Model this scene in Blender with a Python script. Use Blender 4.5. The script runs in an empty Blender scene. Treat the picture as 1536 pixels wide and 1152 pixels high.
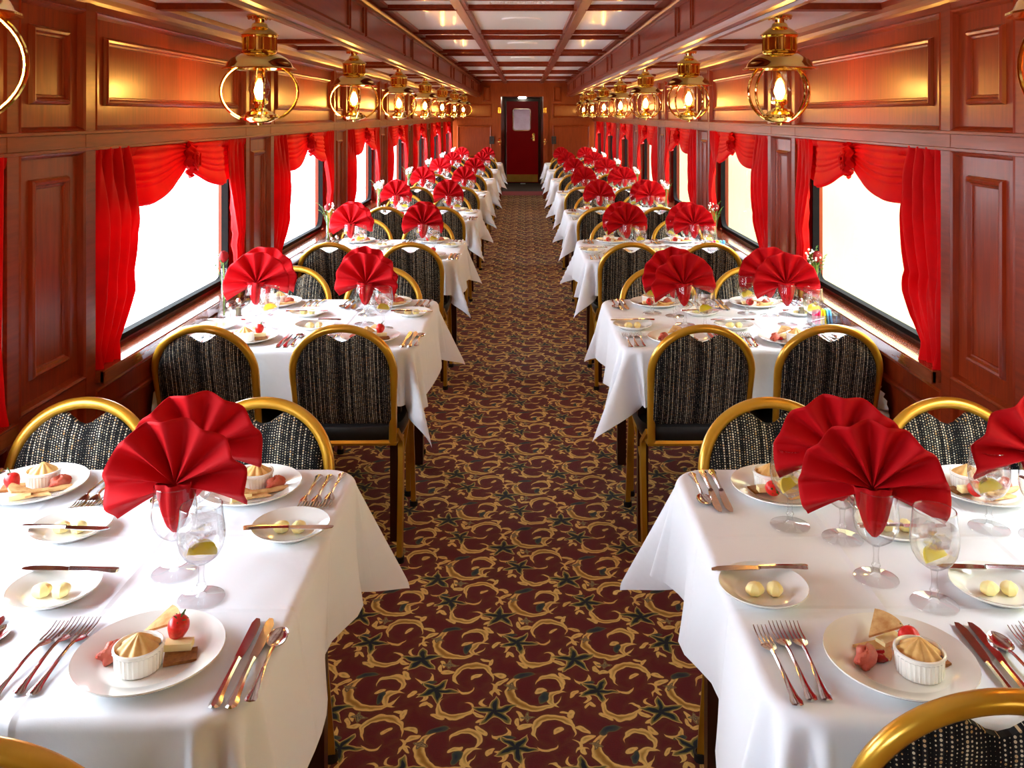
import bpy, bmesh, math, random
from math import sin, cos, pi, sqrt, radians, atan2, exp
from mathutils import Vector, Matrix, noise

random.seed(7)
C = bpy.context.scene
COL = C.collection

# ------------------------------------------------------------------ camera
CAMX, CAMZ = 0.021, 1.634
cam_d = bpy.data.cameras.new('camera')
cam = bpy.data.objects.new('camera', cam_d)
COL.objects.link(cam)
cam.location = (CAMX, 0, CAMZ)
cam.rotation_euler = (pi / 2, 0, 0)
cam_d.sensor_width = 36.0
cam_d.lens = 36.0 * 1327 / 1536
cam_d.shift_x = -19 / 1536
cam_d.shift_y = -403 / 1536
cam_d.clip_start = 0.02
cam_d.clip_end = 200
C.camera = cam

# ------------------------------------------------------------------ world, exposure
S = 2.035                       # length of one window bay
W = bpy.data.worlds.new('sky')
C.world = W
W.use_nodes = True
bgn = W.node_tree.nodes['Background']
bgn.inputs[0].default_value = (0.80, 0.91, 1.0, 1)
bgn.inputs[1].default_value = 11.0
C.view_settings.view_transform = 'Standard'
C.view_settings.look = 'None'
C.view_settings.exposure = 0.95
C.view_settings.gamma = 1.0
C.view_settings.use_curve_mapping = False
cy = C.cycles
cy.max_bounces = 10
cy.diffuse_bounces = 5
cy.glossy_bounces = 4
cy.transmission_bounces = 8
cy.use_adaptive_sampling = True
cy.adaptive_threshold = 0.025
cy.transparent_max_bounces = 24
cy.caustics_reflective = False
cy.caustics_refractive = False
cy.sample_clamp_indirect = 6.0
cy.use_denoising = True
LAMP_POWER = 170.0

# daylight enters through the windows: portals over every opening
NB0, NB1 = -1, 8                # bays -2..7
for sd in (-1, 1):
    for k in range(NB0, NB1):
        ld = bpy.data.lights.new('window_daylight', 'AREA')
        ld.shape = 'RECTANGLE'
        ld.size, ld.size_y = 0.76 * S, 0.70
        ld.cycles.is_portal = True
        lo = bpy.data.objects.new('window_daylight', ld)
        COL.objects.link(lo)
        lo.location = (sd * 1.52, (k + .785) * S, 1.20)
        lo.rotation_euler = (pi / 2, 0, sd * pi / 2)     # faces inwards

# ------------------------------------------------------------------ materials
def srgb(r, g, b):
    f = lambda c: (c / 255 / 12.92) if c / 255 <= .04045 else ((c / 255 + .055) / 1.055) ** 2.4
    return (f(r), f(g), f(b), 1)

class NT:
    """small helper to write node expressions"""
    def __init__(s, mat):
        s.t = mat.node_tree; s.n = s.t.nodes; s.l = s.t.links
    def put(s, sock, v):
        if v is None: return
        if isinstance(v, (int, float)): sock.default_value = v
        elif isinstance(v, tuple): sock.default_value = v
        else: s.l.new(v, sock)
    def m(s, op, a, b=None, c=None):
        nd = s.n.new('ShaderNodeMath'); nd.operation = op
        s.put(nd.inputs[0], a); s.put(nd.inputs[1], b); s.put(nd.inputs[2], c)
        return nd.outputs[0]
    def add(s, a, b): return s.m('ADD', a, b)
    def sub(s, a, b): return s.m('SUBTRACT', a, b)
    def mul(s, a, b): return s.m('MULTIPLY', a, b)
    def min(s, a, b): return s.m('MINIMUM', a, b)
    def len2(s, a, b): return s.m('SQRT', s.add(s.mul(a, a), s.mul(b, b)))
    def coords(s, out='Object'):
        tc = s.n.new('ShaderNodeTexCoord'); sp = s.n.new('ShaderNodeSeparateXYZ')
        s.l.new(tc.outputs[out], sp.inputs[0])
        return sp.outputs
    def comb(s, x, y, z=0.0):
        nd = s.n.new('ShaderNodeCombineXYZ')
        s.put(nd.inputs[0], x); s.put(nd.inputs[1], y); s.put(nd.inputs[2], z)
        return nd.outputs[0]
    def noise(s, vec, scale, detail=3, rough=.5):
        nd = s.n.new('ShaderNodeTexNoise'); s.put(nd.inputs['Vector'], vec)
        nd.inputs['Scale'].default_value = scale; nd.inputs['Detail'].default_value = detail
        nd.inputs['Roughness'].default_value = rough
        return nd.outputs[0]
    def mapping(s, vec, scale):
        nd = s.n.new('ShaderNodeMapping'); s.l.new(vec, nd.inputs[0])
        nd.inputs['Scale'].default_value = scale
        return nd.outputs[0]
    def ramp(s, fac, stops, interp='LINEAR'):
        nd = s.n.new('ShaderNodeValToRGB'); s.put(nd.inputs[0], fac)
        cr = nd.color_ramp; cr.interpolation = interp
        while len(cr.elements) < len(stops): cr.elements.new(.5)
        for e, (p, c) in zip(cr.elements, stops):
            e.position = p; e.color = c
        return nd.outputs[0]
    def mix(s, fac, a, b):
        nd = s.n.new('ShaderNodeMix'); nd.data_type = 'RGBA'
        s.put(nd.inputs[0], fac); s.put(nd.inputs[6], a); s.put(nd.inputs[7], b)
        return nd.outputs[2]
    def bump(s, h, strength=.2, dist=.002):
        nd = s.n.new('ShaderNodeBump'); s.l.new(h, nd.inputs['Height'])
        nd.inputs['Strength'].default_value = strength; nd.inputs['Distance'].default_value = dist
        return nd.outputs[0]

def mat(name, color=(.5, .5, .5, 1), rough=.5, metal=0., coat=0., sheen=0., spec=.5, emit=None, estr=0., trans=0., ior=1.45, sss=0.):
    m = bpy.data.materials.new(name); m.use_nodes = True
    p = m.node_tree.nodes['Principled BSDF']
    p.inputs['Base Color'].default_value = color
    p.inputs['Roughness'].default_value = rough
    p.inputs['Metallic'].default_value = metal
    p.inputs['Coat Weight'].default_value = coat
    p.inputs['Coat Roughness'].default_value = .12
    p.inputs['Sheen Weight'].default_value = sheen
    p.inputs['Specular IOR Level'].default_value = spec
    p.inputs['Transmission Weight'].default_value = trans
    p.inputs['IOR'].default_value = ior
    if sss:
        p.inputs['Subsurface Weight'].default_value = sss
        p.inputs['Subsurface Radius'].default_value = (.01, .006, .003)
        p.inputs['Subsurface Scale'].default_value = .5
    if emit:
        p.inputs['Emission Color'].default_value = emit
        p.inputs['Emission Strength'].default_value = estr
    return m, NT(m), p

def noisy(name, c1, c2, scale, rough=.5, bump=0., bd=.002, vecscale=None, **kw):
    m, n, p = mat(name, c1, rough, **kw)
    tc = n.n.new('ShaderNodeTexCoord'); v = tc.outputs['Object']
    if vecscale: v = n.mapping(v, vecscale)
    f = n.noise(v, scale, 4, .6)
    n.l.new(n.ramp(f, [(.3, c1), (.7, c2)]), p.inputs['Base Color'])
    if bump: n.l.new(n.bump(f, bump, bd), p.inputs['Normal'])
    return m

M = {}
# mahogany: fine vertical grain; 'wood_long' for horizontal runs
def wood(name, vs, dark, light, rough=.28, coat=.35):
    m, n, p = mat(name, dark, rough, coat=coat, spec=.2)
    tc = n.n.new('ShaderNodeTexCoord'); v = n.mapping(tc.outputs['Object'], vs)
    g = n.noise(v, 1.0, 5, .62)
    big = n.noise(tc.outputs['Object'], 1.7, 2, .5)
    f = n.add(n.mul(g, .65), n.mul(big, .35))
    n.l.new(n.ramp(f, [(.30, dark), (.72, light)]), p.inputs['Base Color'])
    n.l.new(n.bump(g, .05, .001), p.inputs['Normal'])
    return m
M['wood'] = wood('mahogany', (60, 60, 5), srgb(104, 27, 8), srgb(150, 52, 14), .30, .05)
M['wood_rail'] = wood('mahogany_rail', (60, 5, 60), srgb(100, 30, 12), srgb(140, 50, 20), .34, .10)
M['wood_end'] = wood('mahogany_end', (60, 60, 4), srgb(122, 46, 14), srgb(160, 70, 24), .4, .15)
M['wood_dark'] = wood('dark_walnut', (40, 40, 5), srgb(46, 22, 12), srgb(72, 34, 18), .35, .2)

m, n, p = mat('ceiling_panel', srgb(244, 242, 242), .30, coat=.25)
f = n.noise(n.mapping(n.n.new('ShaderNodeTexCoord').outputs['Object'], (1, 30, 1)), 1.2, 2)
n.l.new(n.bump(f, .02, .002), p.inputs['Normal']); M['ceil'] = m

# ---- carpet: scrolls, blossoms and small four-petal flowers on maroon
def carpet():
    m, n, p = mat('carpet_scrollwork', srgb(72, 10, 12), .95, spec=.15, sheen=.15)
    xyz = n.coords('Object')
    T = .457
    nz = n.n.new('ShaderNodeTexNoise'); nz.inputs['Scale'].default_value = 26
    nz.inputs['Detail'].default_value = 1
    n.l.new(n.n.new('ShaderNodeTexCoord').outputs['Object'], nz.inputs['Vector'])
    sepn = n.n.new('ShaderNodeSeparateColor'); n.l.new(nz.outputs[1], sepn.inputs[0])
    X = n.add(n.mul(xyz[0], 1 / T), n.mul(n.sub(sepn.outputs[0], .5), .05))
    Y = n.add(n.mul(xyz[1], 1 / T), n.mul(n.sub(sepn.outputs[1], .5), .05))
    def frame(cx, cy_):
        yy = n.sub(Y, cy_)
        row = n.m('ROUND', n.mul(yy, 2.0))
        dy = n.sub(yy, n.mul(row, .5))
        dx = n.sub(n.m('FRACT', n.add(n.sub(n.sub(X, cx), n.mul(row, .5)), 20.5)), .5)
        return dx, dy
    def arc(fr, cx, cy_, R, w, ang, k):
        x, y = n.sub(fr[0], cx), n.sub(fr[1], cy_)
        L = n.len2(x, y)
        d = n.m('ABSOLUTE', n.sub(L, R))
        dirp = n.add(n.mul(x, cos(ang) * k / R), n.mul(y, sin(ang) * k / R))
        return n.sub(n.sub(d, w), dirp)
    def blob(fr, cx, cy_, a, b, ang):
        x, y = n.sub(fr[0], cx), n.sub(fr[1], cy_)
        c, s_ = cos(ang), sin(ang)
        u = n.add(n.mul(x, c / a), n.mul(y, s_ / a))
        v = n.add(n.mul(x, -s_ / b), n.mul(y, c / b))
        v = n.add(v, n.mul(n.mul(u, u), .35))
        return n.mul(n.sub(n.len2(u, v), 1.0), b)
    def flower(fr, R, amp, k, ph, sq=1.0):
        x, y = fr[0], n.mul(fr[1], sq)
        th = n.m('ARCTAN2', y, x)
        pet = n.sub(1.0, n.m('ABSOLUTE', n.m('SINE', n.add(n.mul(th, k / 2), ph))))
        return n.sub(n.len2(x, y), n.add(n.mul(pet, amp), R))
    A, B, D = frame(0, 0), frame(.37, -.19), frame(.60, .02)
    E, F, G = frame(.22, .13), frame(.80, -.10), frame(.13, -.16)
    H = frame(.88, .14)
    fa = flower(A, .058, .085, 5, .4, 1.1)
    fb = flower(B, .062, .090, 5, -.9, 1.05)
    gold = [
        arc(D, .02, -.02, .165, .012, radians(215), .020),
        arc(D, .10, .03, .085, .008, radians(60), .014),
        arc(E, .00, .00, .120, .009, radians(100), .018),
        arc(G, .00, .02, .105, .007, radians(250), .018),
        arc(F, -.03, .02, .070, .004, radians(160), .018),
        arc(F, .09, .03, .040, .001, radians(20), .014),
        arc(H, .02, .0, .055, .001, radians(300), .016),
        blob(D, -.20, .06, .055, .020, .6), blob(D, .05, -.03, .042, .018, .5),
        blob(D, .19, .12, .05, .02, 2.2), blob(E, .17, .02, .045, .020, -.5),
        blob(E, .02, .01, .04, .017, .8), blob(E, -.17, .05, .045, .017, .2),
        blob(G, .13, -.06, .045, .018, 2.6), blob(G, -.10, -.08, .05, .018, -.7),
        blob(F, .02, -.12, .04, .016, 1.2), blob(H, -.08, .09, .045, .016, .3),
        blob(H, .12, .07, .04, .015, 1.8), blob(F, .16, -.03, .036, .015, -.9),
        arc(D, -.22, -.06, .045, -.004, radians(120), .013), arc(E, .10, -.10, .040, -.003, radians(10), .012),
        arc(G, .19, .06, .038, -.003, radians(200), .012), arc(H, -.16, -.03, .042, -.004, radians(80), .013),
        arc(A, .17, .04, .060, -.004, radians(280), .014), arc(B, -.18, .02, .050, -.004, radians(40), .013),
        blob(A, -.15, -.03, .042, .016, .9), blob(B, .15, -.05, .042, .016, -1.2), blob(A, .05, .17, .036, .014, .2), blob(B, .0, .18, .036, .014, 2.0),
        blob(G, -.20, .03, .034, .013, 1.1), blob(E, .07, .17, .034, .013, -.3),
    ]
    g = gold[0]
    for q in gold[1:]: g = n.min(g, q)
    navyl = n.min(blob(D, -.06, .13, .075, .026, .35), n.min(blob(F, -.14, .03, .06, .024, 1.3), blob(H, .06, -.06, .05, .02, .2)))
    fs = flower(frame(.06, .255), .022, .030, 4, 0)
    fs2 = flower(frame(.455, .03), .020, .026, 4, .6)
    base = n.mix(n.noise(n.n.new('ShaderNodeTexCoord').outputs['Object'], 220, 2), srgb(84, 8, 12), srgb(124, 22, 22))
    z = lambda d: n.m('MULTIPLY_ADD', d, 10.0, .5)       # +-0.05 -> 0..1
    goldc = n.ramp(z(g), [(0, srgb(126, 82, 24)), (.28, srgb(186, 134, 44)), (.42, srgb(252, 210, 118)), (.54, srgb(236, 188, 92))])
    # one broad dark-gold shade round each scroll, as woven
    surround = n.ramp(z(g), [(.5, (1, 1, 1, 1)), (.80, (0, 0, 0, 1))])
    c = n.mix(n.mul(surround, .45), base, srgb(120, 72, 22))
    c = n.mix(n.m('LESS_THAN', g, .0), c, goldc)
    c = n.mix(n.m('LESS_THAN', navyl, .0), c, n.ramp(z(navyl), [(.30, srgb(30, 44, 58)), (.44, srgb(64, 74, 62)), (.5, srgb(120, 100, 50))]))
    sm = n.min(fs, fs2)
    c = n.mix(n.m('LESS_THAN', sm, .0), c, n.ramp(z(sm), [(.0, srgb(24, 34, 48)), (.22, srgb(40, 52, 60)), (.30, srgb(214, 178, 104)), (.40, srgb(60, 66, 60)), (.48, srgb(170, 128, 60))]))
    for fl in (fa, fb):
        c = n.mix(n.m('LESS_THAN', fl, .0), c, n.ramp(z(n.mul(fl, .75)), [(.0, srgb(12, 22, 34)), (.16, srgb(18, 32, 46)), (.24, srgb(104, 104, 44)), (.36, srgb(134, 116, 48)), (.44, srgb(222, 184, 100))]))
    pile = n.noise(n.n.new('ShaderNodeTexCoord').outputs['Object'], 420, 2, .8)
    c = n.mix(n.mul(n.sub(pile, .35), .7), c, (0.004, 0.002, 0.002, 1))
    n.l.new(c, p.inputs['Base Color'])
    n.l.new(n.bump(pile, .4, .003), p.inputs['Normal'])
    return m
M['carpet'] = carpet()

# ---- fabrics
def cloth_mat():
    m, n, p = mat('white_linen', srgb(238, 240, 246), .72, sheen=.1, spec=.2)
    tc = n.n.new('ShaderNodeTexCoord')
    f = n.noise(tc.outputs['Object'], 5.0, 4, .55)
    w = n.noise(tc.outputs['Object'], 420, 1)
    xyz = n.coords('Object')
    def crease(c, at): return n.m('SMOOTH_MIN', n.mul(n.m('ABSOLUTE', n.sub(c, at)), 9.0), .10, .02)
    cr = n.add(n.add(crease(xyz[0], .135), crease(xyz[0], -.20)), n.add(crease(xyz[1], .10), crease(xyz[1], -.17)))
    n.l.new(n.bump(n.add(n.add(n.mul(f, 1.0), n.mul(w, .01)), n.mul(cr, -3.0)), .35, .02), p.inputs['Normal'])
    return m
M['linen'] = cloth_mat()

def fabric_red(name, c1, c2, trans=.25, rough=.5, sp=.22):
    m, n, p = mat(name, c1, rough, spec=sp)
    tc = n.n.new('ShaderNodeTexCoord')
    f = n.noise(tc.outputs['Object'], 9, 3, .5)
    col = n.ramp(f, [(.3, c1), (.7, c2)])
    n.l.new(col, p.inputs['Base Color'])
    n.l.new(n.bump(f, .15, .01), p.inputs['Normal'])
    if trans:
        tr = n.n.new('ShaderNodeBsdfTranslucent'); n.l.new(col, tr.inputs[0])
        mx = n.n.new('ShaderNodeMixShader'); mx.inputs[0].default_value = trans
        out = n.n['Material Output']
        n.l.new(p.outputs[0], mx.inputs[1]); n.l.new(tr.outputs[0], mx.inputs[2]); n.l.new(mx.outputs[0], out.inputs[0])
    return m
M['curtain'] = fabric_red('red_curtain_satin', srgb(178, 0, 3), srgb(198, 0, 5), .08, .6, .08)
M['napkin'] = fabric_red('red_napkin_cotton', srgb(186, 0, 14), srgb(200, 2, 16), .15, .7)

def chair_fabric():
    m, n, p = mat('dotted_charcoal_fabric', srgb(30, 28, 30), .85, spec=.2)
    xyz = n.coords('Object')
    u = n.mul(xyz[0], 1 / .0066); v = n.mul(xyz[2], 1 / .0058)
    cu = n.m('FLOOR', u)
    wn = n.n.new('ShaderNodeTexWhiteNoise'); wn.noise_dimensions = '1D'; n.l.new(cu, wn.inputs['W'])
    r1 = wn.outputs[0]
    v = n.add(v, n.mul(r1, 3.7))
    fu, fv = n.sub(n.m('FRACT', n.add(u, 400.0)), .5), n.sub(n.m('FRACT', n.add(v, 400.0)), .5)
    d = n.len2(n.mul(fu, 1.0), n.mul(fv, .85))
    wn2 = n.n.new('ShaderNodeTexWhiteNoise'); wn2.noise_dimensions = '2D'
    n.l.new(n.comb(cu, n.m('FLOOR', v)), wn2.inputs['Vector'])
    size = n.add(n.mul(r1, .21), n.mul(wn2.outputs[0], .12))
    dot = n.m('LESS_THAN', d, n.add(size, .02))
    base = n.ramp(r1, [(0, srgb(10, 10, 12)), (.5, srgb(24, 23, 26)), (1, srgb(36, 37, 40))])
    dc = n.ramp(wn2.outputs[0], [(0, srgb(168, 154, 122)), (.7, srgb(214, 206, 184)), (1, srgb(176, 136, 78))])
    n.l.new(n.mix(dot, base, dc), p.inputs['Base Color'])
    return m
M['chairfab'] = chair_fabric()
M['vinyl'] = noisy('black_vinyl', srgb(16, 15, 16), srgb(26, 24, 24), 60, .42, .05)
M['gold'] = noisy('satin_gold_tube', srgb(190, 138, 32), srgb(208, 156, 44), 8, .30, metal=.55, coat=.4)
M['rubber'] = noisy('black_rubber', srgb(14, 14, 14), srgb(22, 22, 22), 40, .6)
M['gasket'] = noisy('window_gasket', srgb(14, 13, 13), srgb(20, 18, 17), 20, .8, spec=.1)
M['brass'] = noisy('polished_brass', srgb(250, 220, 116), srgb(255, 230, 140), 6, .10, metal=1.0)
M['brass2'] = noisy('dull_brass', srgb(196, 160, 84), srgb(216, 180, 100), 6, .35, metal=1.0)
M['steel'] = noisy('stainless_steel', srgb(200, 196, 194), srgb(226, 222, 220), 30, .16, metal=1.0)
M['china'] = noisy('white_china', srgb(238, 236, 230), srgb(242, 240, 234), 5, .12, coat=.5)
M['tablewood'] = M['wood_dark']
M['sill'] = wood('sill_varnish', (60, 5, 60), srgb(110, 48, 26), srgb(150, 76, 46), .12, 1.0)
M['butter'] = noisy('butter', srgb(246, 226, 150), srgb(252, 238, 180), 30, .4, .1, sss=.2)
M['dip'] = noisy('piped_cheese_spread', srgb(214, 160, 88), srgb(232, 190, 120), 60, .5, .3, sss=.1)
M['bread'] = noisy('toasted_flatbread', srgb(228, 190, 130), srgb(186, 126, 66), 40, .8, .4)
M['cracker'] = noisy('seeded_cracker', srgb(176, 118, 60), srgb(120, 74, 36), 90, .85, .5)
M['meat'] = noisy('cured_ham', srgb(170, 54, 40), srgb(206, 112, 84), 30, .45, .3)
M['jam'] = noisy('red_jam', srgb(120, 6, 14), srgb(160, 12, 20), 60, .12, .3)
M['cheese'] = noisy('pale_cheese', srgb(244, 226, 160), srgb(250, 236, 184), 20, .5)
M['berry'] = noisy('strawberry_skin', srgb(196, 14, 20), srgb(224, 44, 34), 120, .28, .5)
M['green'] = noisy('leaf_green', srgb(34, 66, 22), srgb(84, 122, 40), 40, .5)
M['stem'] = noisy('stem_green', srgb(84, 122, 30), srgb(130, 160, 50), 20, .5)
M['petal'] = noisy('rose_petal', srgb(120, 0, 8), srgb(150, 2, 12), 60, .7)
M['bloom'] = noisy('white_blossom', srgb(236, 240, 226), srgb(250, 250, 244), 60, .6)
M['lemon'] = noisy('lemon_flesh', srgb(252, 214, 10), srgb(255, 232, 60), 60, .4)
M['pepper'] = noisy('ground_pepper', srgb(96, 84, 62), srgb(140, 126, 96), 300, .9)
M['salt'] = noisy('table_salt', srgb(240, 240, 240), srgb(250, 250, 250), 300, .8)
for nm_, c_ in (('pink', (232, 40, 110)), ('yellow', (250, 206, 20)), ('blue', (110, 190, 226))):
    M['pk_' + nm_] = noisy(nm_ + '_sugar_packet', srgb(*c_), srgb(*[min(255, q + 20) for q in c_]), 30, .6)
M['doorred'] = noisy('deep_red_door', srgb(186, 0, 16), srgb(200, 2, 20), 3, .4, spec=.15)
M['lobby'] = noisy('added_lobby_paint', srgb(150, 120, 122), srgb(176, 150, 150), 3, .7)
M['mat'] = noisy('grey_mat', srgb(66, 52, 44), srgb(84, 68, 56), 160, .9)
M['redstrip'] = noisy('red_threshold', srgb(150, 20, 14), srgb(170, 34, 20), 30, .6)
M['switch'] = noisy('black_switch', srgb(16, 14, 14), srgb(26, 24, 24), 30, .4)
M['ventdark'] = noisy('vent_dark', srgb(60, 54, 52), srgb(80, 74, 70), 30, .6)
M['outwall'] = noisy('cream_render', (.46, .405, .17, 1), (.50, .44, .20, 1), .6, .9)
M['outwhite'] = noisy('white_siding', srgb(240, 240, 240), srgb(248, 248, 248), .6, .9)
M['outgrey'] = noisy('grey_louvre', srgb(86, 88, 92), srgb(110, 112, 116), 2, .8)
M['ground'] = noisy('pale_bounce_ground', srgb(226, 226, 224), srgb(236, 236, 234), 2, .9)  # ground brightened so that daylight bounces up through the windows to the ceiling
M['whitelabel'] = mat('white_plate', srgb(225, 225, 225), .4)[0]
m, n, p = mat('lamp_flame_bulb', (1, .8, .4, 1), .3, emit=(1.0, .50, .11, 1), estr=LAMP_POWER); M['bulb'] = m
m, n, p = mat('ceiling_globe', (1, .9, .8, 1), .3, emit=(1.0, .88, .7, 1), estr=80.0); M['globe'] = m

def thin_glass(name, edge=.85, base=.05, tint=(1, 1, 1, 1)):
    m = bpy.data.materials.new(name); m.use_nodes = True
    n = NT(m); n.n.remove(n.n['Principled BSDF'])
    lw = n.n.new('ShaderNodeLayerWeight'); lw.inputs[0].default_value = .5
    f = n.m('MULTIPLY_ADD', n.m('POWER', lw.outputs['Facing'], 2.6), edge, base)
    tr = n.n.new('ShaderNodeBsdfTransparent')
    tcol = n.ramp(lw.outputs['Facing'], [(.0, tint), (.62, (.95 * tint[0], .95 * tint[1], .95 * tint[2], 1)), (.85, (.50, .50, .51, 1)), (1, (.12, .12, .13, 1))])
    n.l.new(tcol, tr.inputs[0])
    gl = n.n.new('ShaderNodeBsdfGlossy'); gl.inputs['Roughness'].default_value = .03
    mx = n.n.new('ShaderNodeMixShader'); n.l.new(f, mx.inputs[0])
    n.l.new(tr.outputs[0], mx.inputs[1]); n.l.new(gl.outputs[0], mx.inputs[2])
    n.l.new(mx.outputs[0], n.n['Material Output'].inputs[0])
    return m
M['glass'] = thin_glass('clear_glass', .9, .04)
M['pane'] = thin_glass('window_pane', .35, .02)
M['chimney'] = thin_glass('lamp_chimney_glass', .6, .04, (1, .93, .78, 1))
def water_mat(name, rough, ior, mixf):
    m = bpy.data.materials.new(name); m.use_nodes = True
    n = NT(m); n.n.remove(n.n['Principled BSDF'])
    g = n.n.new('ShaderNodeBsdfGlass'); g.inputs['IOR'].default_value = ior; g.inputs['Roughness'].default_value = rough
    tr = n.n.new('ShaderNodeBsdfTransparent')
    mx = n.n.new('ShaderNodeMixShader'); mx.inputs[0].default_value = mixf
    n.l.new(tr.outputs[0], mx.inputs[1]); n.l.new(g.outputs[0], mx.inputs[2])
    n.l.new(mx.outputs[0], n.n['Material Output'].inputs[0])
    return m
M['water'] = water_mat('iced_water', 0.0, 1.33, .28)
M['ice'] = water_mat('ice', .12, 1.31, .45)

# ------------------------------------------------------------------ mesh helpers
class MB:
    def __init__(s): s.v = []; s.f = []
    def quad(s, *pts):
        b = len(s.v); s.v += [tuple(p) for p in pts]; s.f.append(tuple(range(b, b + len(pts))))
        return s
    def box(s, x0, y0, z0, x1, y1, z1):
        b = len(s.v)
        s.v += [(x0, y0, z0), (x1, y0, z0), (x1, y1, z0), (x0, y1, z0), (x0, y0, z1), (x1, y0, z1), (x1, y1, z1), (x0, y1, z1)]
        for q in ((0, 3, 2, 1), (4, 5, 6, 7), (0, 1, 5, 4), (1, 2, 6, 5), (2, 3, 7, 6), (3, 0, 4, 7)):
            s.f.append(tuple(b + i for i in q))
        return s
    def cbox(s, c, size, rot=None):
        t = MB().box(-size[0] / 2, -size[1] / 2, -size[2] / 2, size[0] / 2, size[1] / 2, size[2] / 2)
        return s.merge(t, Matrix.Translation(c) @ (rot.to_4x4() if rot else Matrix.Identity(4)))
    def merge(s, o, mx=None):
        b = len(s.v)
        s.v += [tuple(mx @ Vector(p)) for p in o.v] if mx else list(o.v)
        s.f += [tuple(b + i for i in q) for q in o.f]
        return s
    def grid(s, fn, nu, nv, cu=False, cv=False):
        b = len(s.v)
        for i in range(nu):
            for j in range(nv): s.v.append(tuple(fn(i, j)))
        for i in range(nu if cu else nu - 1):
            for j in range(nv if cv else nv - 1):
                i2, j2 = (i + 1) % nu, (j + 1) % nv
                s.f.append((b + i * nv + j, b + i2 * nv + j, b + i2 * nv + j2, b + i * nv + j2))
        return s
    def lathe(s, prof, seg=24, c=(0, 0, 0), flute=0., nf=0, a0=0.):
        def fn(i, j):
            a = a0 + 2 * pi * i / seg
            r, z = prof[j][0], prof[j][1]
            if flute and len(prof[j]) > 2: r *= 1 + flute * cos(a * nf)
            return (c[0] + r * cos(a), c[1] + r * sin(a), c[2] + z)
        return s.grid(fn, seg, len(prof), cu=True)
    def tube(s, pts, r, seg=8, closed=False, cap=True, sx=1.0):
        P = [Vector(q) for q in pts]; N = len(P)
        rr = r if isinstance(r, (list, tuple)) else [r] * N
        up = None; fr = []
        for i in range(N):
            t = (P[(i + 1) % N] - P[i - 1]) if (closed or 0 < i < N - 1) else (P[1] - P[0] if i == 0 else P[-1] - P[-2])
            t = t.normalized() if t.length > 1e-9 else Vector((0, 0, 1))
            if up is None:
                up = Vector((0, 0, 1)) if abs(t.z) < .9 else Vector((0, 1, 0))
            u = (up - t * up.dot(t)).normalized(); w = t.cross(u); up = u
            fr.append((u, w))
        def fn(i, j):
            a = 2 * pi * (j + .5) / seg
            u, w = fr[i]
            return P[i] + u * (cos(a) * rr[i]) + w * (sin(a) * rr[i] * sx)
        b = len(s.v)
        s.grid(fn, N, seg, cu=closed, cv=True)
        if cap and not closed:
            s.f.append(tuple(b + j for j in range(seg))[::-1]); s.f.append(tuple(b + (N - 1) * seg + j for j in range(seg)))
        return s
    def ball(s, c, r, sx=1, sy=1, sz=1, nu=12, nv=8, fn=None):
        def g(i, j):
            a, t = 2 * pi * i / nu, pi * j / (nv - 1)
            p = Vector((cos(a) * sin(t) * sx, sin(a) * sin(t) * sy, cos(t) * sz)) * r
            if fn: p = fn(p, a, t)
            return p + Vector(c)
        return s.grid(g, nu, nv, cu=True)
    def rings(s, Pf, a0, a1, b0, b1, prof):
        """mitred moulding round a rectangle; prof = [(inset, height)]"""
        lo = [[Pf(x, y, h) for x, y in ((a0 + o, b0 + o), (a1 - o, b0 + o), (a1 - o, b1 - o), (a0 + o, b1 - o))] for o, h in prof]
        for p0, p1 in zip(lo, lo[1:]):
            for i in range(4):
                j = (i + 1) % 4
                s.quad(p0[i], p0[j], p1[j], p1[i])
        return s

def mesh(name, mbs, mats, smooth=True, recalc=True, crease=38):
    me = bpy.data.meshes.new(name)
    V, F, MI = [], [], []
    for k, mb in enumerate(mbs):
        b = len(V); V += mb.v; F += [tuple(b + i for i in q) for q in mb.f]; MI += [k] * len(mb.f)
    me.from_pydata(V, [], F)
    for mm in mats: me.materials.append(mm)
    me.polygons.foreach_set('material_index', MI)
    bm = bmesh.new(); bm.from_mesh(me)
    bmesh.ops.remove_doubles(bm, verts=bm.verts, dist=1e-5)
    if recalc: bmesh.ops.recalc_face_normals(bm, faces=bm.faces)
    if smooth:
        for f in bm.faces: f.smooth = True
        for e in bm.edges:
            if len(e.link_faces) == 2 and e.calc_face_angle(0) > radians(crease): e.smooth = False
    bm.to_mesh(me); bm.free()
    me.update()
    return me

def link(name, me, parent=None, loc=(0, 0, 0), rz=0):
    o = bpy.data.objects.new(name, me); COL.objects.link(o)
    o.location = loc; o.rotation_euler = (0, 0, rz)
    if parent: o.parent = parent
    return o
def obj(name, mb, m, parent=None, smooth=True, loc=(0, 0, 0), rz=0):
    return link(name, mesh(name, [mb], [m], smooth), parent, loc, rz)
def tag(o, label, cat, group=None, kind=None):
    o['label'] = label; o['category'] = cat
    if group: o['group'] = group
    if kind: o['kind'] = kind
    return o
def struct(o, label=None, cat=None):
    o['kind'] = 'structure'
    if label: o['label'] = label
    if cat: o['category'] = cat
    return o
def empty(name, loc=(0, 0, 0), rz=0):
    o = bpy.data.objects.new(name, None); COL.objects.link(o); o.location = loc; o.rotation_euler = (0, 0, rz)
    o.empty_display_size = .05
    return o

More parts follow.
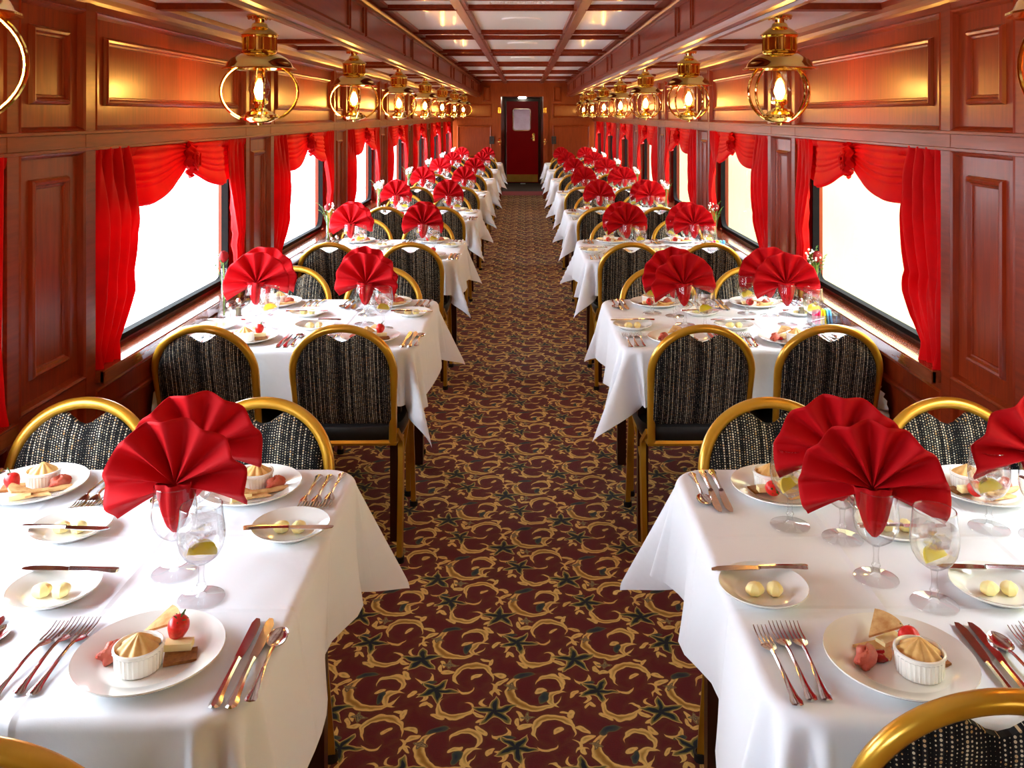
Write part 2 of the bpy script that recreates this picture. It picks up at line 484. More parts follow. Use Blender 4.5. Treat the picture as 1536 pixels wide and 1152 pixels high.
class Kind:
    """a kind of thing built once: parts = [(part name, MB, material, parent part index or None)]"""
    def __init__(s, name, parts, cat, sol=0.):
        s.name, s.parts, s.cat, s.sol = name, parts, cat, sol
        s.meshes = [mesh(pn, [mb], [mm], crease=95 if name == 'napkin_fan' else 38) for pn, mb, mm, _ in parts]
        s.one = None
    def place(s, loc, rz, label, group, full=True, rx=0., ry=0.):
        if full and len(s.parts) > 1:
            r = empty(s.name, loc, rz); obs = []
            for (pn, _, _, par), me in zip(s.parts, s.meshes):
                o = link(pn, me, r if par is None else obs[par]); obs.append(o)
        else:
            if len(s.parts) == 1: me = s.meshes[0]
            else:
                if s.one is None: s.one = mesh(s.name, [q[1] for q in s.parts], [q[2] for q in s.parts])
                me = s.one
            r = link(s.name, me, None, loc, rz)
            if s.sol:
                md = r.modifiers.new('thickness', 'SOLIDIFY'); md.thickness = s.sol; md.offset = 0
        if rx or ry: r.rotation_euler = (rx, ry, rz)
        return tag(r, label, s.cat, group)

def px(X, Y, Z):
    return 787 + 1327 * (X - CAMX) / Y, 173 + 1327 * (CAMZ - Z) / Y

# ------------------------------------------------------------------ room shell
YB, YE = (NB0 + .2) * S, 17.3       # rear and end wall
CZ, SZ = 2.299, 2.05                # inner and side ceiling heights
WX = 1.385
struct(obj('floor', MB().box(-1.6, YB, -.05, 1.6, 18.07, 0), M['carpet'], smooth=False), 'maroon carpet with gold scrolls and dark blue blossoms', 'carpet')

def wall(sd):
    w, rl = MB(), MB()
    P = lambda a, b, n: (sd * (WX - n), a, b)
    x0, x1 = sorted((sd * WX, sd * (WX + .12)))
    def slab(mb, a0, a1, b0, b1, n=.018):
        q0, q1 = sorted((sd * (WX - n), sd * WX)); mb.box(q0, a0, b0, q1, a1, b1)
    w.box(x0, YB, -.02, x1, YE, .80)
    w.box(x0, YB, 1.53, x1, YE, SZ + .03)
    edge = [(0, .018), (.006, .022), (.012, .016), (.02, 0)]
    rais = [(0, 0), (.004, .010), (.010, .015), (.017, .013), (.022, .005), (.028, .004), (.030, 0)]
    # rails running along the car
    slab(rl, YB, YE, 1.527, 1.580); slab(rl, YB, YE, .745, .80); slab(rl, YB, YE, 1.97, SZ); slab(rl, YB, YE, 0, .14, .024)
    for k in range(NB0, NB1 + 1):
        a_w0, a_w1, a_p0, a_p1 = (k + .405) * S, (k + 1.165) * S, (k + 1.192) * S, (k + 1.375) * S
        if k < NB1:
            w.box(x0, a_w1, .80, x1, min((k + 1.405) * S, YE), 1.53)       # post
            if a_w1 < YE:
                slab(rl, a_w1, a_p0, 0, SZ, .019)
                slab(rl, a_p1, min((k + 1.405) * S, YE), 0, SZ, .019)
            # above window
            w.rings(P, a_w0, a_w1, 1.580, 1.97, edge); w.rings(P, a_w0 + .09, a_w1 - .09, 1.665, 1.895, rais)
            w.rings(P, a_w0, a_w1, .14, .745, edge); w.rings(P, a_w0 + .09, a_w1 - .09, .22, .66, rais)
            if a_p1 < YE:
                w.rings(P, a_p0, a_p1, 1.580, 1.97, edge); w.rings(P, a_p0 + .08, a_p1 - .08, 1.665, 1.895, rais)
                w.rings(P, a_p0, a_p1, .80, 1.527, edge); w.rings(P, a_p0 + .08, a_p1 - .08, .88, 1.45, rais)
                w.rings(P, a_p0, a_p1, .14, .745, edge); w.rings(P, a_p0 + .08, a_p1 - .08, .22, .66, rais)
    w.box(x0, YB, .80, x1, (NB0 + .405) * S, 1.53)
    nm = 'left' if sd < 0 else 'right'
    o = struct(obj('wall_' + nm, w, M['wood'], smooth=False), 'panelled mahogany wall along the %s side of the carriage' % nm, 'wall')
    struct(obj('trim_%d' % (1 if sd < 0 else 2), rl, M['wood_rail'], smooth=False), 'mahogany rails and stiles on the %s wall' % nm, 'wall trim')
    # crown and picture mouldings
    t = MB()
    prof = [(0, 0), (.03, 0), (.026, -.02), (.012, -.035), (.006, -.05), (0, -.06)]
    t.grid(lambda i, j: (sd * (WX - .018 - prof[j][0]), (YB, YE)[i], SZ + prof[j][1]), 2, len(prof))
    for z in (1.527, 1.580):
        pr = [(0, -.006), (.008, -.004), (.008, .004), (0, .006)]
        t.grid(lambda i, j: (sd * (WX - .018 - pr[j][0]), (YB, YE)[i], z + pr[j][1]), 2, 4)
    struct(obj('trim_%d' % (3 if sd < 0 else 4), t, M['wood_rail'], smooth=False), 'crown moulding above the %s wall' % nm, 'wall trim')

for sd in (-1, 1): wall(sd)

# end wall with doorway
DX0, DX1, DZ = -.44, .385, 2.0
e = MB()
e.box(-1.55, YE, -.02, DX0, YE + .15, 2.4); e.box(DX1, YE, -.02, 1.55, YE + .15, 2.4); e.box(DX0, YE, DZ, DX1, YE + .15, 2.4)
Pe = lambda a, b, n: (a, YE - n, b)
rr_ = [(0, 0), (.008, .016), (.02, .02), (.03, .010), (.04, 0)]
for a0, a1 in ((-1.30, -.62), (.56, 1.30)):
    e.rings(Pe, a0, a1, .18, .70, rr_); e.rings(Pe, a0, a1, .82, 1.44, rr_)
    e.rings(Pe, a0, a1, 1.58, 1.86, rr_)
    e.box(a0 - .08, YE - .012, 1.48, a1 + .08, YE, 1.54)
for a0, a1 in ((-.80, -.64), (.58, .74)):
    e.rings(Pe, a0, a1, 1.90, 2.2, rr_)
struct(obj('wall_back', e, M['wood_end'], smooth=False), 'panelled end wall with the doorway', 'wall')
t = MB()
for a0, a1, b0, b1 in ((DX0 - .10, DX0, 0, DZ + .10), (DX1, DX1 + .10, 0, DZ + .10), (DX0, DX1, DZ, DZ + .10)):
    t.box(a0, YE - .03, b0, a1, YE, b1)
    t.box(a0 + (.01 if b0 == 0 else 0), YE - .04, b0 + .01, a1 - (.01 if b0 == 0 else 0), YE - .03, b1 - .01)
struct(obj('trim_5', t, M['wood_end'], smooth=False), 'mahogany casing round the doorway', 'door trim')
# vestibule behind the doorway
YD = 21.3
v = MB()
v.box(DX0 - .1, YE + .15, 0, DX0 - .02, YD + .1, 2.1); v.box(DX1 + .02, YE + .15, 0, DX1 + .1, YD + .1, 2.1)
v.box(DX0 - .1, YE + .15, 2.04, DX1 + .1, YD + .1, 2.12)
v.box(DX0 - .02, YD - .02, 0, -.42, YD + .08, 2.1); v.box(.345, YD - .02, 0, DX1 + .02, YD + .08, 2.1); v.box(-.42, YD - .02, 1.98, .345, YD + .08, 2.1)
struct(obj('wall_passage', v, M['wood_dark'], smooth=False), 'dark walnut lining of the passage behind the doorway', 'wall')
struct(obj('floor_threshold', MB().box(-1.0, 18.07, -.05, 1.0, 19.0, 0.002), M['redstrip'], smooth=False), 'red strip at the end of the carpet', 'floor')
struct(obj('floor_passage', MB().box(-1.0, 19.0, -.05, 1.0, 21.5, 0.0), M['mat'], smooth=False), 'grey brown floor of the passage', 'floor')
# made-up lobby beyond the end door, keeps sky out; roof slot added for light
lb_ = MB().box(-1.2, YD + 1.8, -.1, 1.2, YD + 1.9, 2.6).box(-1.3, YE + .15, -.1, -1.2, YD + 1.9, 2.6).box(1.2, YE + .15, -.1, 1.3, YD + 1.9, 2.6)
lb_.box(-1.2, YE + .15, 2.12, 1.2, YD + .65, 2.2).box(-1.2, YD + 1.0, 2.12, 1.2, YD + 1.9, 2.2).box(-1.2, YD + .1, -.1, 1.2, YD + 1.9, 0)
struct(obj('wall_lobby', lb_, M['lobby'], smooth=False), 'added greyish pink lobby wall seen through the window of the red door', 'wall')
# end door
def rrect(x0, x1, z0, z1, r, k=5):
    pts = []
    for cx, cz, a in ((x1 - r, z1 - r, 0), (x0 + r, z1 - r, 90), (x0 + r, z0 + r, 180), (x1 - r, z0 + r, 270)):
        for i in range(k + 1):
            t_ = radians(a + 90 * i / k); pts.append((cx + r * cos(t_), cz + r * sin(t_)))
    return pts
struct(obj('trim_9', MB().box(-.44, YD + .03, -.02, .40, YD + .09, .03).box(-.44, YD + .03, 1.95, .40, YD + .09, 2.12), M['wood_dark'], smooth=False), 'dark sill and header of the red door', 'door trim')
dr = empty('door_1', (-.035, YD, 0)); struct(dr, 'deep red end door with a rounded window and brass kick plate', 'door')
q = MB()
wx0, wx1, wz0, wz1 = -.215, .185, 1.28, 1.78
q.box(-.38, 0, .02, wx0, .045, 1.97); q.box(wx1, 0, .02, .38, .045, 1.97); q.box(wx0, 0, .02, wx1, .045, wz0); q.box(wx0, 0, wz1, wx1, .045, 1.97)
obj('leaf_panel', q, M['doorred'], dr, False)
rp = rrect(wx0 - .01, wx1 + .01, wz0 - .01, wz1 + .01, .06)
obj('window_frame', MB().tube([(x, -.005, z) for x, z in rp], .014, 8, closed=True), M['steel'], dr)
obj('glass', MB().box(wx0, .02, wz0, wx1, .026, wz1), M['pane'], dr, False)
obj('kick_plate', MB().box(-.37, -.006, .03, .37, 0, .21), M['brass2'], dr, False)
q = MB(); q.lathe([(0, 0), (.03, .002), (.034, .012), (0, .014)], 16); q2 = MB().merge(q, Matrix.Translation((.27, 0, 1.17)) @ Matrix.Rotation(pi / 2, 4, 'X'))
q2.tube([(.27, -.01, 1.08), (.27, -.05, 1.08), (.20, -.055, 1.08)], .01); q2.cbox((.27, -.006, 1.08), (.05, .012, .12))
obj('handle', q2, M['brass'], dr)
q = MB().box(-.42, -.02, 0, -.385, .05, 2.0).box(.385, -.02, 0, .42, .05, 2.0)
obj('door_stop', q, M['wood_dark'], dr, False)
# brass fittings on the doorway
for x, z, s_, lb in ((DX0 - .03, 1.73, 'hinge', 'small brass hinge high on the left door casing'), (DX1 + .03, 1.73, 'hinge', 'small brass hinge high on the right door casing')):
    tag(obj('hinge', MB().cbox((0, 0, 0), (.06, .012, .10)).tube([(0, -.01, -.055), (0, -.01, .055)], .01), M['brass'], loc=(x, YE - .046, z)), lb, 'hinge', 'brass hinges on the door casing')
for x, lb in ((DX0 - .03, 'brass latch plate on the left door casing'), (DX1 + .03, 'brass latch plate on the right door casing')):
    tag(obj('latch', MB().cbox((0, 0, 0), (.03, .012, .13)).tube([(-.04, -.015, 0), (.04, -.015, 0)], .009).ball((0, -.015, 0), .02), M['brass'], loc=(x, YE - .046, 1.12)), lb, 'latch', 'brass latches on the door casing')
for x, lb in ((-.56 - .06, 'black light switch on the end wall, left of the doorway'), (.50 + .09, 'black light switch on the end wall, right of the doorway')):
    r = empty('light_switch', (x, YE, 1.15)); tag(r, lb, 'switch', 'switches on the end wall')
    obj('plate', MB().box(-.045, -.05, -.075, .045, -.0, .075), M['switch'], r, False); obj('toggle', MB().box(-.012, -.065, -.02, .012, -.05, .02), M['wood_dark'], r, False)
tag(obj('ceiling_light', MB().ball((0, 0, 0), .09, sz=.35), M['globe'], loc=(-.03, 19.2, 2.02)), 'lit round globe lamp on the passage ceiling behind the doorway', 'ceiling light')
tag(obj('door_sticker', MB().box(-.06, -.001, -.012, .06, 0, .012), M['whitelabel'], loc=(-.02, 21.0, .014)), 'small white strip on the floor in front of the red door', 'strip')
# rear closing wall behind the viewpoint
struct(obj('wall_front', MB().box(-1.55, YB - .12, 0, 1.55, YB, 2.4), M['wood'], smooth=False), 'panelled wall at the near end of the carriage', 'wall')

# ceilings
c = MB().box(-.9, YB, CZ, .9, YE + .1, CZ + .05)
for sd in (-1, 1):
    x0, x1 = sorted((sd * .88, sd * 1.5)); c.box(x0, YB, SZ, x1, YE + .1, SZ + .05)
struct(obj('ceiling', c, M['ceil'], smooth=False), 'glossy white ceiling panels', 'ceiling')
# fascia beams
for sd, ix in ((-1, 6), (1, 7)):
    b = MB(); x0, x1 = sorted((sd * .86, sd * .925))
    b.box(x0, YB, 2.006, x1, YE, CZ + .02)
    P = lambda a, bb, n: (sd * (.86 - n), a, bb)
    pr = [(-.014, 0), (-.014, .014), (-.004, .02), (.004, .02), (.012, .008), (.012, 0)]
    for zc in (2.026, 2.262):
        b.grid(lambda i, j: P((YB, YE)[i], zc + pr[j][0] * 1.3, pr[j][1]), 2, len(pr))
    for k in range(NB0, NB1 + 1):
        a0, a1, a2 = (k + .39) * S, (k + 1.17) * S, (k + 1.375) * S
        sm = [(-.008, 0), (-.002, .010), (.004, .010), (.010, -.004)]
        if k >= 0 or True:
            if min(a1, YE) - a0 > .3: b.rings(P, a0 + .03, min(a1, YE) - .02, 2.075, 2.225, sm)
            if a2 < YE: b.rings(P, a1 + .03, a2 - .03, 2.075, 2.225, sm)
    pb = [(.845, 2.012), (.85, 1.998), (.875, 1.996), (.88, 2.006), (.905, 2.006), (.91, 1.994), (.938, 1.996), (.94, 2.03)]
    b.grid(lambda i, j: (sd * pb[j][0], (YB, YE)[i], pb[j][1]), 2, len(pb))
    struct(obj('trim_%d' % ix, b, M['wood_rail'], smooth=False), 'long mahogany fascia beam on the %s side of the ceiling' % ('left' if sd < 0 else 'right'), 'ceiling beam')
b = MB()
for sd in (-1, 1):
    x0, x1 = sorted((sd * .316, sd * .398)); b.box(x0, YB, CZ - .03, x1, YE, CZ)
    x0, x1 = sorted((sd * .335, sd * .379)); b.box(x0, YB, CZ - .042, x1, YE, CZ - .03)
    x0, x1 = sorted((sd * .80, sd * .86)); b.box(x0, YB, CZ - .02, x1, YE, CZ)
for k in range(NB0, NB1 + 1):
    for fr_ in (.39, .625):
        y = (k + fr_) * S
        if YB < y < YE - .05:
            b.box(-.85, y - .035, CZ - .024, .85, y + .035, CZ); b.box(-.85, y - .018, CZ - .034, .85, y + .018, CZ - .024)
            for sd in (-1, 1):
                x0, x1 = sorted((sd * .92, sd * 1.37)); b.box(x0, y - .035, SZ - .024, x1, y + .035, SZ)
struct(obj('trim_8', b, M['wood_rail'], smooth=False), 'mahogany coffer bars across the ceiling', 'ceiling trim')

ORD = ['front', 'second', 'third', 'fourth', 'fifth', 'sixth', 'seventh', 'eighth']
for k in range(0, 8):
    y = (k + .5075) * S
    if px(0, y, CZ)[1] > -25:
        r = empty('ceiling_vent', (0, y, CZ)); tag(r, '%s slotted air vent in the ceiling, counted towards the door' % ORD[max(0, k - 2)], 'vent', 'vents down the middle of the ceiling')
        obj('frame', MB().rings(lambda a, bb, n: (a, bb, -n), -.2, .2, -.06, .06, [(0, 0), (0, .012), (.018, .016), (.022, .004)]), M['ceil'], r, False)
        obj('backing', MB().box(-.18, -.04, -.004, .18, .04, -.001), M['ventdark'], r, False)
        sl = MB()
        for i in range(22): sl.cbox((-.17 + i * .0162, 0, -.008), (.005, .078, .010))
        obj('louvre', sl, M['ceil'], r, False)
    y = (k + 1.0075) * S
    if px(0, y, CZ)[1] > -10 and y < 16.9:
        tag(obj('ceiling_light_cover', MB().lathe([(0, -.012), (.10, -.012), (.135, -.009), (.14, 0)], 36), M['ceil'], loc=(0, y, CZ)), '%s round white cover flush in the ceiling, counted towards the door' % ORD[max(0, k - 2)], 'cover', 'round covers down the middle of the ceiling')  # cover of an unlit round dome light

# ------------------------------------------------------------------ windows
wno = 0
for sd in (-1, 1):
    for k in range(NB0, NB1):
        wno += 1
        y0, y1, z0, z1 = (k + .405) * S, (k + 1.165) * S, .80, 1.53
        r = empty('window_%d' % wno, (sd * WX, (y0 + y1) / 2, 0))
        L = (y1 - y0) / 2
        struct(r, '%s window on the %s side with a black gasket and rounded corners' % (ORD[k] if 0 <= k else 'unfurnished', 'left' if sd < 0 else 'right'), 'window')
        if k < 0: r['label'] = '%s window nearest the rear on the %s side' % ('second' if k == -1 else 'first', 'left' if sd < 0 else 'right')
        a, b_ = 0, sd * .15
        def bx(mb, xa, xb, *q):
            xa, xb = sorted((sd * xa, sd * xb)); mb.box(xa, q[0], q[1], xb, q[2], q[3])
        fm = MB()
        bx(fm, .002, .08, -L, z1 - .004, L, z1 + .02); bx(fm, .002, .08, -L - .02, z0, -L + .004, z1); bx(fm, .002, .08, L - .004, z0, L + .02, z1)
        obj('reveal', fm, M['wood'], r, False)
        sl = MB(); bx(sl, -.045, .07, -L - .0, z0 - .03, L + .0, z0 + .008); bx(sl, -.05, -.035, -L - .0, z0 - .034, L + .0, z0 + .004)
        obj('sill', sl, M['sill'], r, False)
        # frame plate with a rounded opening
        gl0, gl1, gz0, gz1 = -L + .05, L - .05, .822, 1.50
        def ring(mb, outer, inner, xo, xi):
            N = len(outer)
            for i in range(N):
                j = (i + 1) % N
                mb.quad((sd * xo, *outer[i]), (sd * xo, *outer[j]), (sd * xi, *inner[j]), (sd * xi, *inner[i]))
        kk = 6
        def sq(pts, x0, x1, zz0, zz1):   # project rounded pts out to the rectangle
            out = []
            for (u, w_) in pts:
                cx_, cz_ = (x0 + x1) / 2, (zz0 + zz1) / 2
                du, dz = u - cx_, w_ - cz_
                s1 = min((x1 - cx_) / abs(du) if du else 9e9, (zz1 - cz_) / abs(dz) if dz else 9e9)
                out.append((cx_ + du * s1, cz_ + dz * s1))
            return out
        rp0 = rrect(gl0, gl1, gz0, gz1, .10, kk); rp1 = rrect(gl0 + .022, gl1 - .022, gz0 + .022, gz1 - .022, .085, kk)
        pl = MB(); ring(pl, sq(rp0, -L, L, z0 + .008, z1), rp0, .065, .065); obj('frame_plate', pl, M['wood_dark'], r, False)
        gk = MB(); ring(gk, rp0, rp0, .065, .052); ring(gk, rp0, rp1, .052, .048); ring(gk, rp1, rp1, .048, .08)
        obj('gasket', gk, M['gasket'], r, True)
        pn = MB(); b0 = len(pn.v); pn.v += [(sd * .070, u, w_) for u, w_ in rp1]; pn.f.append(tuple(range(len(rp1)))); obj('glass_pane', pn, M['pane'], r, False)

# ------------------------------------------------------------------ curtains
def curtain_meshes(seed):
    rnd = random.Random(seed)
    L = .76 * S / 2
    def panel(side):
        # side=-1: camera-side end of the window
        ph = rnd.random() * 6
        wob = [rnd.uniform(-.012, .012) for _ in range(5)]
        def fn(i, j):
            u, t = i / 47, j / 29                      # u across, t down
            z = 1.528 - t * .735
            key = [(0, .25), (.12, .28), (.32, .285), (.5, .245), (.6, .215), (.68, .235), (.8, .19), (.91, .14), (.95, .165), (1, .13)]
            for (t0, w0), (t1, w1) in zip(key, key[1:]):
                if t0 <= t <= t1: w_ = w0 + (w1 - w0) * (t - t0) / (t1 - t0); break
            w_ += wob[min(4, int(t * 5))] * sin(t * pi)
            y = side * (L - .001 - u * w_)
            am = .030 * (1 - .35 * t)
            x = am * (1.2 * abs(sin(u * pi * 4.0 + ph + .8 * sin(t * 3 + ph))) ** .6 - .6) + .007 * sin(u * 23 + t * 5) + .022 * sin(t * pi) * (.3 + u)
            if t > .9: x += .02 * (t - .9) * 10 * sin(u * 9)
            x = x * min(1, .1 + u * 9) + .004
            return (x, y, z - .02 * u * (t > .9))
        return MB().grid(fn, 48, 30)
    def swag(side, drop):
        def fn(i, j):
            u, v = i / 31, j / 39                      # u: 0 at the panel, 1 at the rosette
            y = side * ((L - .04) * (1 - u) - .012 * u)
            bot = 1.335 + .015 * 0 - drop * sin(min(1, u * 1.25) * pi) * .03 + .075 * max(0, (u - .45) / .55) ** 2
            top = 1.530 - .008 * u
            vv = v ** .85
            z = top + (bot - top) * vv - .012 * sin(u * pi) * sin(vv * pi)
            pinch = 1 - .28 * max(0, (u - .7) / .3) ** 2
            zc = (top + 1.42) / 2
            if u > .7: z = zc + (z - zc) * pinch
            fo = abs(sin((v ** .9) * pi * 8.0)) ** .45 if v < .60 else .55 + .45 * sin((v - .60) / .40 * pi)
            sm_ = max(0, min(1, (u - .22) / .25)); sm_ = sm_ * sm_ * (3 - 2 * sm_)
            x = -.022 + .034 * sm_ + .012 * fo + .028 * v * sin(u * pi) * sm_
            if v > .95: x -= .012
            return (x, y, z)
        return MB().grid(fn, 32, 40)
    def band():
        pr = [(-.02, 1.534), (.012, 1.532), (.016, 1.515), (.010, 1.490), (-.005, 1.488)]
        return MB().grid(lambda i, j: (pr[j][0] + .004 * sin(i * 1.9), -L + 2 * L * i / 60, pr[j][1]), 61, 5)
    def rosette():
        def fn(i, j):
            a, r_ = 2 * pi * i / 72, j / 13
            R = .056 * r_ * (1 + .05 * sin(a * 5 + seed) + .04 * sin(a * 11))
            x = .052 + .009 * sin(a * 9 + r_ * 7) * r_ + .012 * cos(r_ * pi * 3.5) - .012 * r_
            return (x, R * cos(a), 1.452 + R * sin(a) * 1.32)
        m_ = MB().grid(fn, 72, 14, cu=True)
        for q in range(3):
            pts = [(.060 + .006 * sin(t_ * .9 + q), (.008 + t_ * .0040) * cos(t_ * 1.3 + q * 2), 1.455 + (.010 + t_ * .005) * sin(t_ * 1.3 + q * 2)) for t_ in range(8)]
            m_.tube(pts, [.003, .006, .008, .009, .009, .008, .006, .003], 6)
        return m_
    return [panel(-1), panel(1), swag(-1, 1), swag(1, .6), rosette(), band()]
CM = []
for sdd in (3, 11):
    mbs = curtain_meshes(sdd)
    CM.append([mesh(nm_, [mb], [M['curtain']], crease=120) for nm_, mb in zip(('side_panel', 'side_panel', 'swag', 'swag', 'rosette', 'pelmet_band'), mbs)])
for sd in (-1, 1):
    for k in range(-1, 8):
        r = empty('curtain', (sd * (WX - .0), (k + .785) * S, 0), 0 if sd < 0 else pi)
        if k >= 0: lb = 'red satin curtain with two swags and a rosette, %s window on the %s' % (ORD[k], 'left' if sd < 0 else 'right')
        else: lb = 'red satin curtain at the window behind the front table, %s side' % ('left' if sd < 0 else 'right')
        tag(r, lb, 'curtain', 'red curtains along the windows')
        for me, nm_ in zip(CM[(k + (sd > 0)) % 2], ('side_panel', 'side_panel', 'swag', 'swag', 'rosette', 'pelmet_band')):
            link(nm_, me, r)

# ------------------------------------------------------------------ lanterns
def lantern():
    P = []
    can = MB().lathe([(0, 0), (.050, 0), (.052, -.006), (.048, -.014), (.020, -.018), (.018, -.030), (.030, -.036), (.034, -.05), (.050, -.058), (.076, -.078), (.079, -.083), (.070, -.086), (.066, -.086), (.066, -.146), (.072, -.150), (.066, -.158), (.050, -.16)], 36)
    for i in range(10):
        a = 2 * pi * i / 10; can.ball((.044 * cos(a), .044 * sin(a), -.012), .007, nu=6, nv=5)
    for i in range(12):
        a = 2 * pi * i / 12; can.tube([(.068 * cos(a), .068 * sin(a), -.088), (.068 * cos(a), .068 * sin(a), -.146)], .0045, 6)
    can.tube([(.069 * cos(2 * pi * i / 32), .069 * sin(2 * pi * i / 32), -.09) for i in range(32)], .005, 6, True)
    P.append(('canopy', can, M['brass'], None))
    hood = MB().lathe([(.05, -.156), (.085, -.164), (.112, -.180), (.130, -.200), (.138, -.216), (.150, -.222), (.150, -.226), (.136, -.222), (.125, -.205), (.10, -.18), (.05, -.165)], 48)
    P.append(('hood', hood, M['brass'], None))
    cage = MB()
    for i in range(4):
        a = radians(23 + 90 * i); pts = []
        for j in range(15):
            t = j / 14
            r_ = .125 + .033 * sin(min(1, t * 1.5) * pi / 2) if t < .4 else None
            th = radians(58 - t * 118)
            r_ = .156 * cos(th) + .0 ; z = -.318 + .108 * sin(th) / sin(radians(58))
            pts.append((max(r_, .05) * cos(a), max(r_, .05) * sin(a), z))
        cage.tube(pts, .0058, 8)
    P.append(('cage', cage, M['brass'], None))
    base = MB().lathe([(0, -.457), (.010, -.457), (.013, -.450), (.040, -.446), (.066, -.434), (.072, -.424), (.070, -.414), (.058, -.410), (.052, -.402), (.034, -.396), (.03, -.388), (.018, -.384), (.016, -.376), (.034, -.368), (.036, -.358), (.030, -.35), (0, -.35)], 36)
    for i in range(16):
        a = 2 * pi * i / 16; base.ball((.070 * cos(a), .070 * sin(a), -.422), .007, nu=6, nv=5)
    P.append(('base', base, M['brass'], None))
    ch = MB().lathe([(.032, -.352), (.034, -.335), (.046, -.312), (.040, -.285), (.030, -.262), (.028, -.225)], 24)
    P.append(('chimney', ch, M['chimney'], None))
    bl = MB().lathe([(0, -.352), (.010, -.35), (.012, -.342), (.021, -.325), (.022, -.312), (.017, -.292), (.009, -.278), (0, -.272)], 16)
    P.append(('bulb', bl, M['bulb'], None))
    return Kind('hanging_lantern', P, 'lantern')
LK = lantern()
for sd in (-1, 1):
    for k in range(0, 8):
        LK.place((sd * 1.08, (k + .806) * S, SZ), 0, 'lit brass lantern with a wide hood, %s from the front on the %s' % ({0: 'nearest'}.get(k, ORD[k]), 'left' if sd < 0 else 'right'), 'brass lanterns along the ceiling')

# ------------------------------------------------------------------ chairs
def chair():
    yb = lambda z: -.235 - (z - .44) * .27
    arch = []
    for z in (.43, .50, .58, .64, .69): arch.append((-.168 - .012 * (z - .43) / .26, z))
    for i in range(1, 32):
        a = pi - pi * i / 32; arch.append((.181 * cos(a), .70 + .176 * sin(a) ** .92))
    arch += [(-x, z) for x, z in arch[:5]][::-1]
    P = []
    P.append(('back_frame', MB().tube([(x, yb(z), z) for x, z in arch], .0150, 12), M['gold'], None))
    # upholstered back with hand-hold dip
    a_, b_, zc = .170, .163, .700
    def col(u):
        x = a_ * sin((u - .5) * pi * .985)
        top = zc + b_ * sqrt(max(0, 1 - (x / a_) ** 2))
        if abs(x) < .066: top = min(top, top - .040 * (cos(x / .066 * pi) + 1) / 2)
        return x, top
    NU, NV = 33, 12
    def side(s_):
        def fn(i, j):
            x, top = col(i / (NU - 1)); v_ = j / (NV - 1)
            z = .505 + (top - .505) * v_
            e_ = min(1, (1 - abs(2 * i / (NU - 1) - 1)) * 5) * min(1, v_ * 6) * min(1, (1 - v_) * 6)
            return (x, yb(z) + s_ * (.006 + .016 * sqrt(max(0, e_))), z)
        return fn
    pad = MB().grid(side(1), NU, NV).grid(side(-1), NU, NV)
    fa, fb = side(1), side(-1)
    bd = [(i, 0) for i in range(NU)] + [(NU - 1, j) for j in range(1, NV)] + [(i, NV - 1) for i in range(NU - 2, -1, -1)] + [(0, j) for j in range(NV - 2, 0, -1)]
    for q0, q1 in zip(bd, bd[1:] + bd[:1]): pad.quad(fa(*q0), fa(*q1), fb(*q1), fb(*q0))
    P.append(('backrest', pad, M['chairfab'], None))
    def seatf(i, j):
        a, t = 2 * pi * i / 40, j / 8
        c_, s_ = cos(a), sin(a)
        sq = lambda w_: (abs(w_) ** .45) * (1 if w_ > 0 else -1)
        z = [.425, .425, .428, .445, .468, .482, .490, .494, .495][j]
        k_ = [0, .90, .96, 1, 1, .975, .90, .55, 0][j]
        return (.205 * sq(c_) * k_, -.025 + .215 * sq(s_) * k_, z)
    P.append(('seat', MB().grid(seatf, 40, 9, cu=True), M['vinyl'], None))
    rail = MB().tube([(-.185, .175, .418), (.185, .175, .418), (.19, .0, .418), (.178, -.23, .424), (-.178, -.23, .424), (-.19, 0, .418)], .011, 6, closed=True)
    P.append(('seat_rail', rail, M['gold'], None))
    for s_ in (-1, 1):
        P.append(('leg', MB().tube([(s_ * .188, .170, .418), (s_ * .192, .190, .22), (s_ * .196, .205, .012)], .0135, 4), M['gold'], None))
        i0 = len(P) - 1
        P.append(('foot', MB().lathe([(0, 0), (.017, 0), (.017, .02), (.013, .022)], 10, (s_ * .196, .205, 0)), M['rubber'], i0))
        P.append(('leg', MB().tube([(s_ * .180, -.235, .47), (s_ * .190, -.17, .41), (s_ * .194, -.19, .34), (s_ * .198, -.265, .012)], .0135, 4).tube([(s_ * .191, .05, .415), (s_ * .194, -.19, .33)], .008, 4), M['gold'], None))
        i0 = len(P) - 1
        P.append(('foot', MB().lathe([(0, 0), (.017, 0), (.017, .02), (.013, .022)], 10, (s_ * .198, -.265, 0)), M['rubber'], i0))
    return Kind('banquet_chair', P, 'chair')
CHAIR = chair()

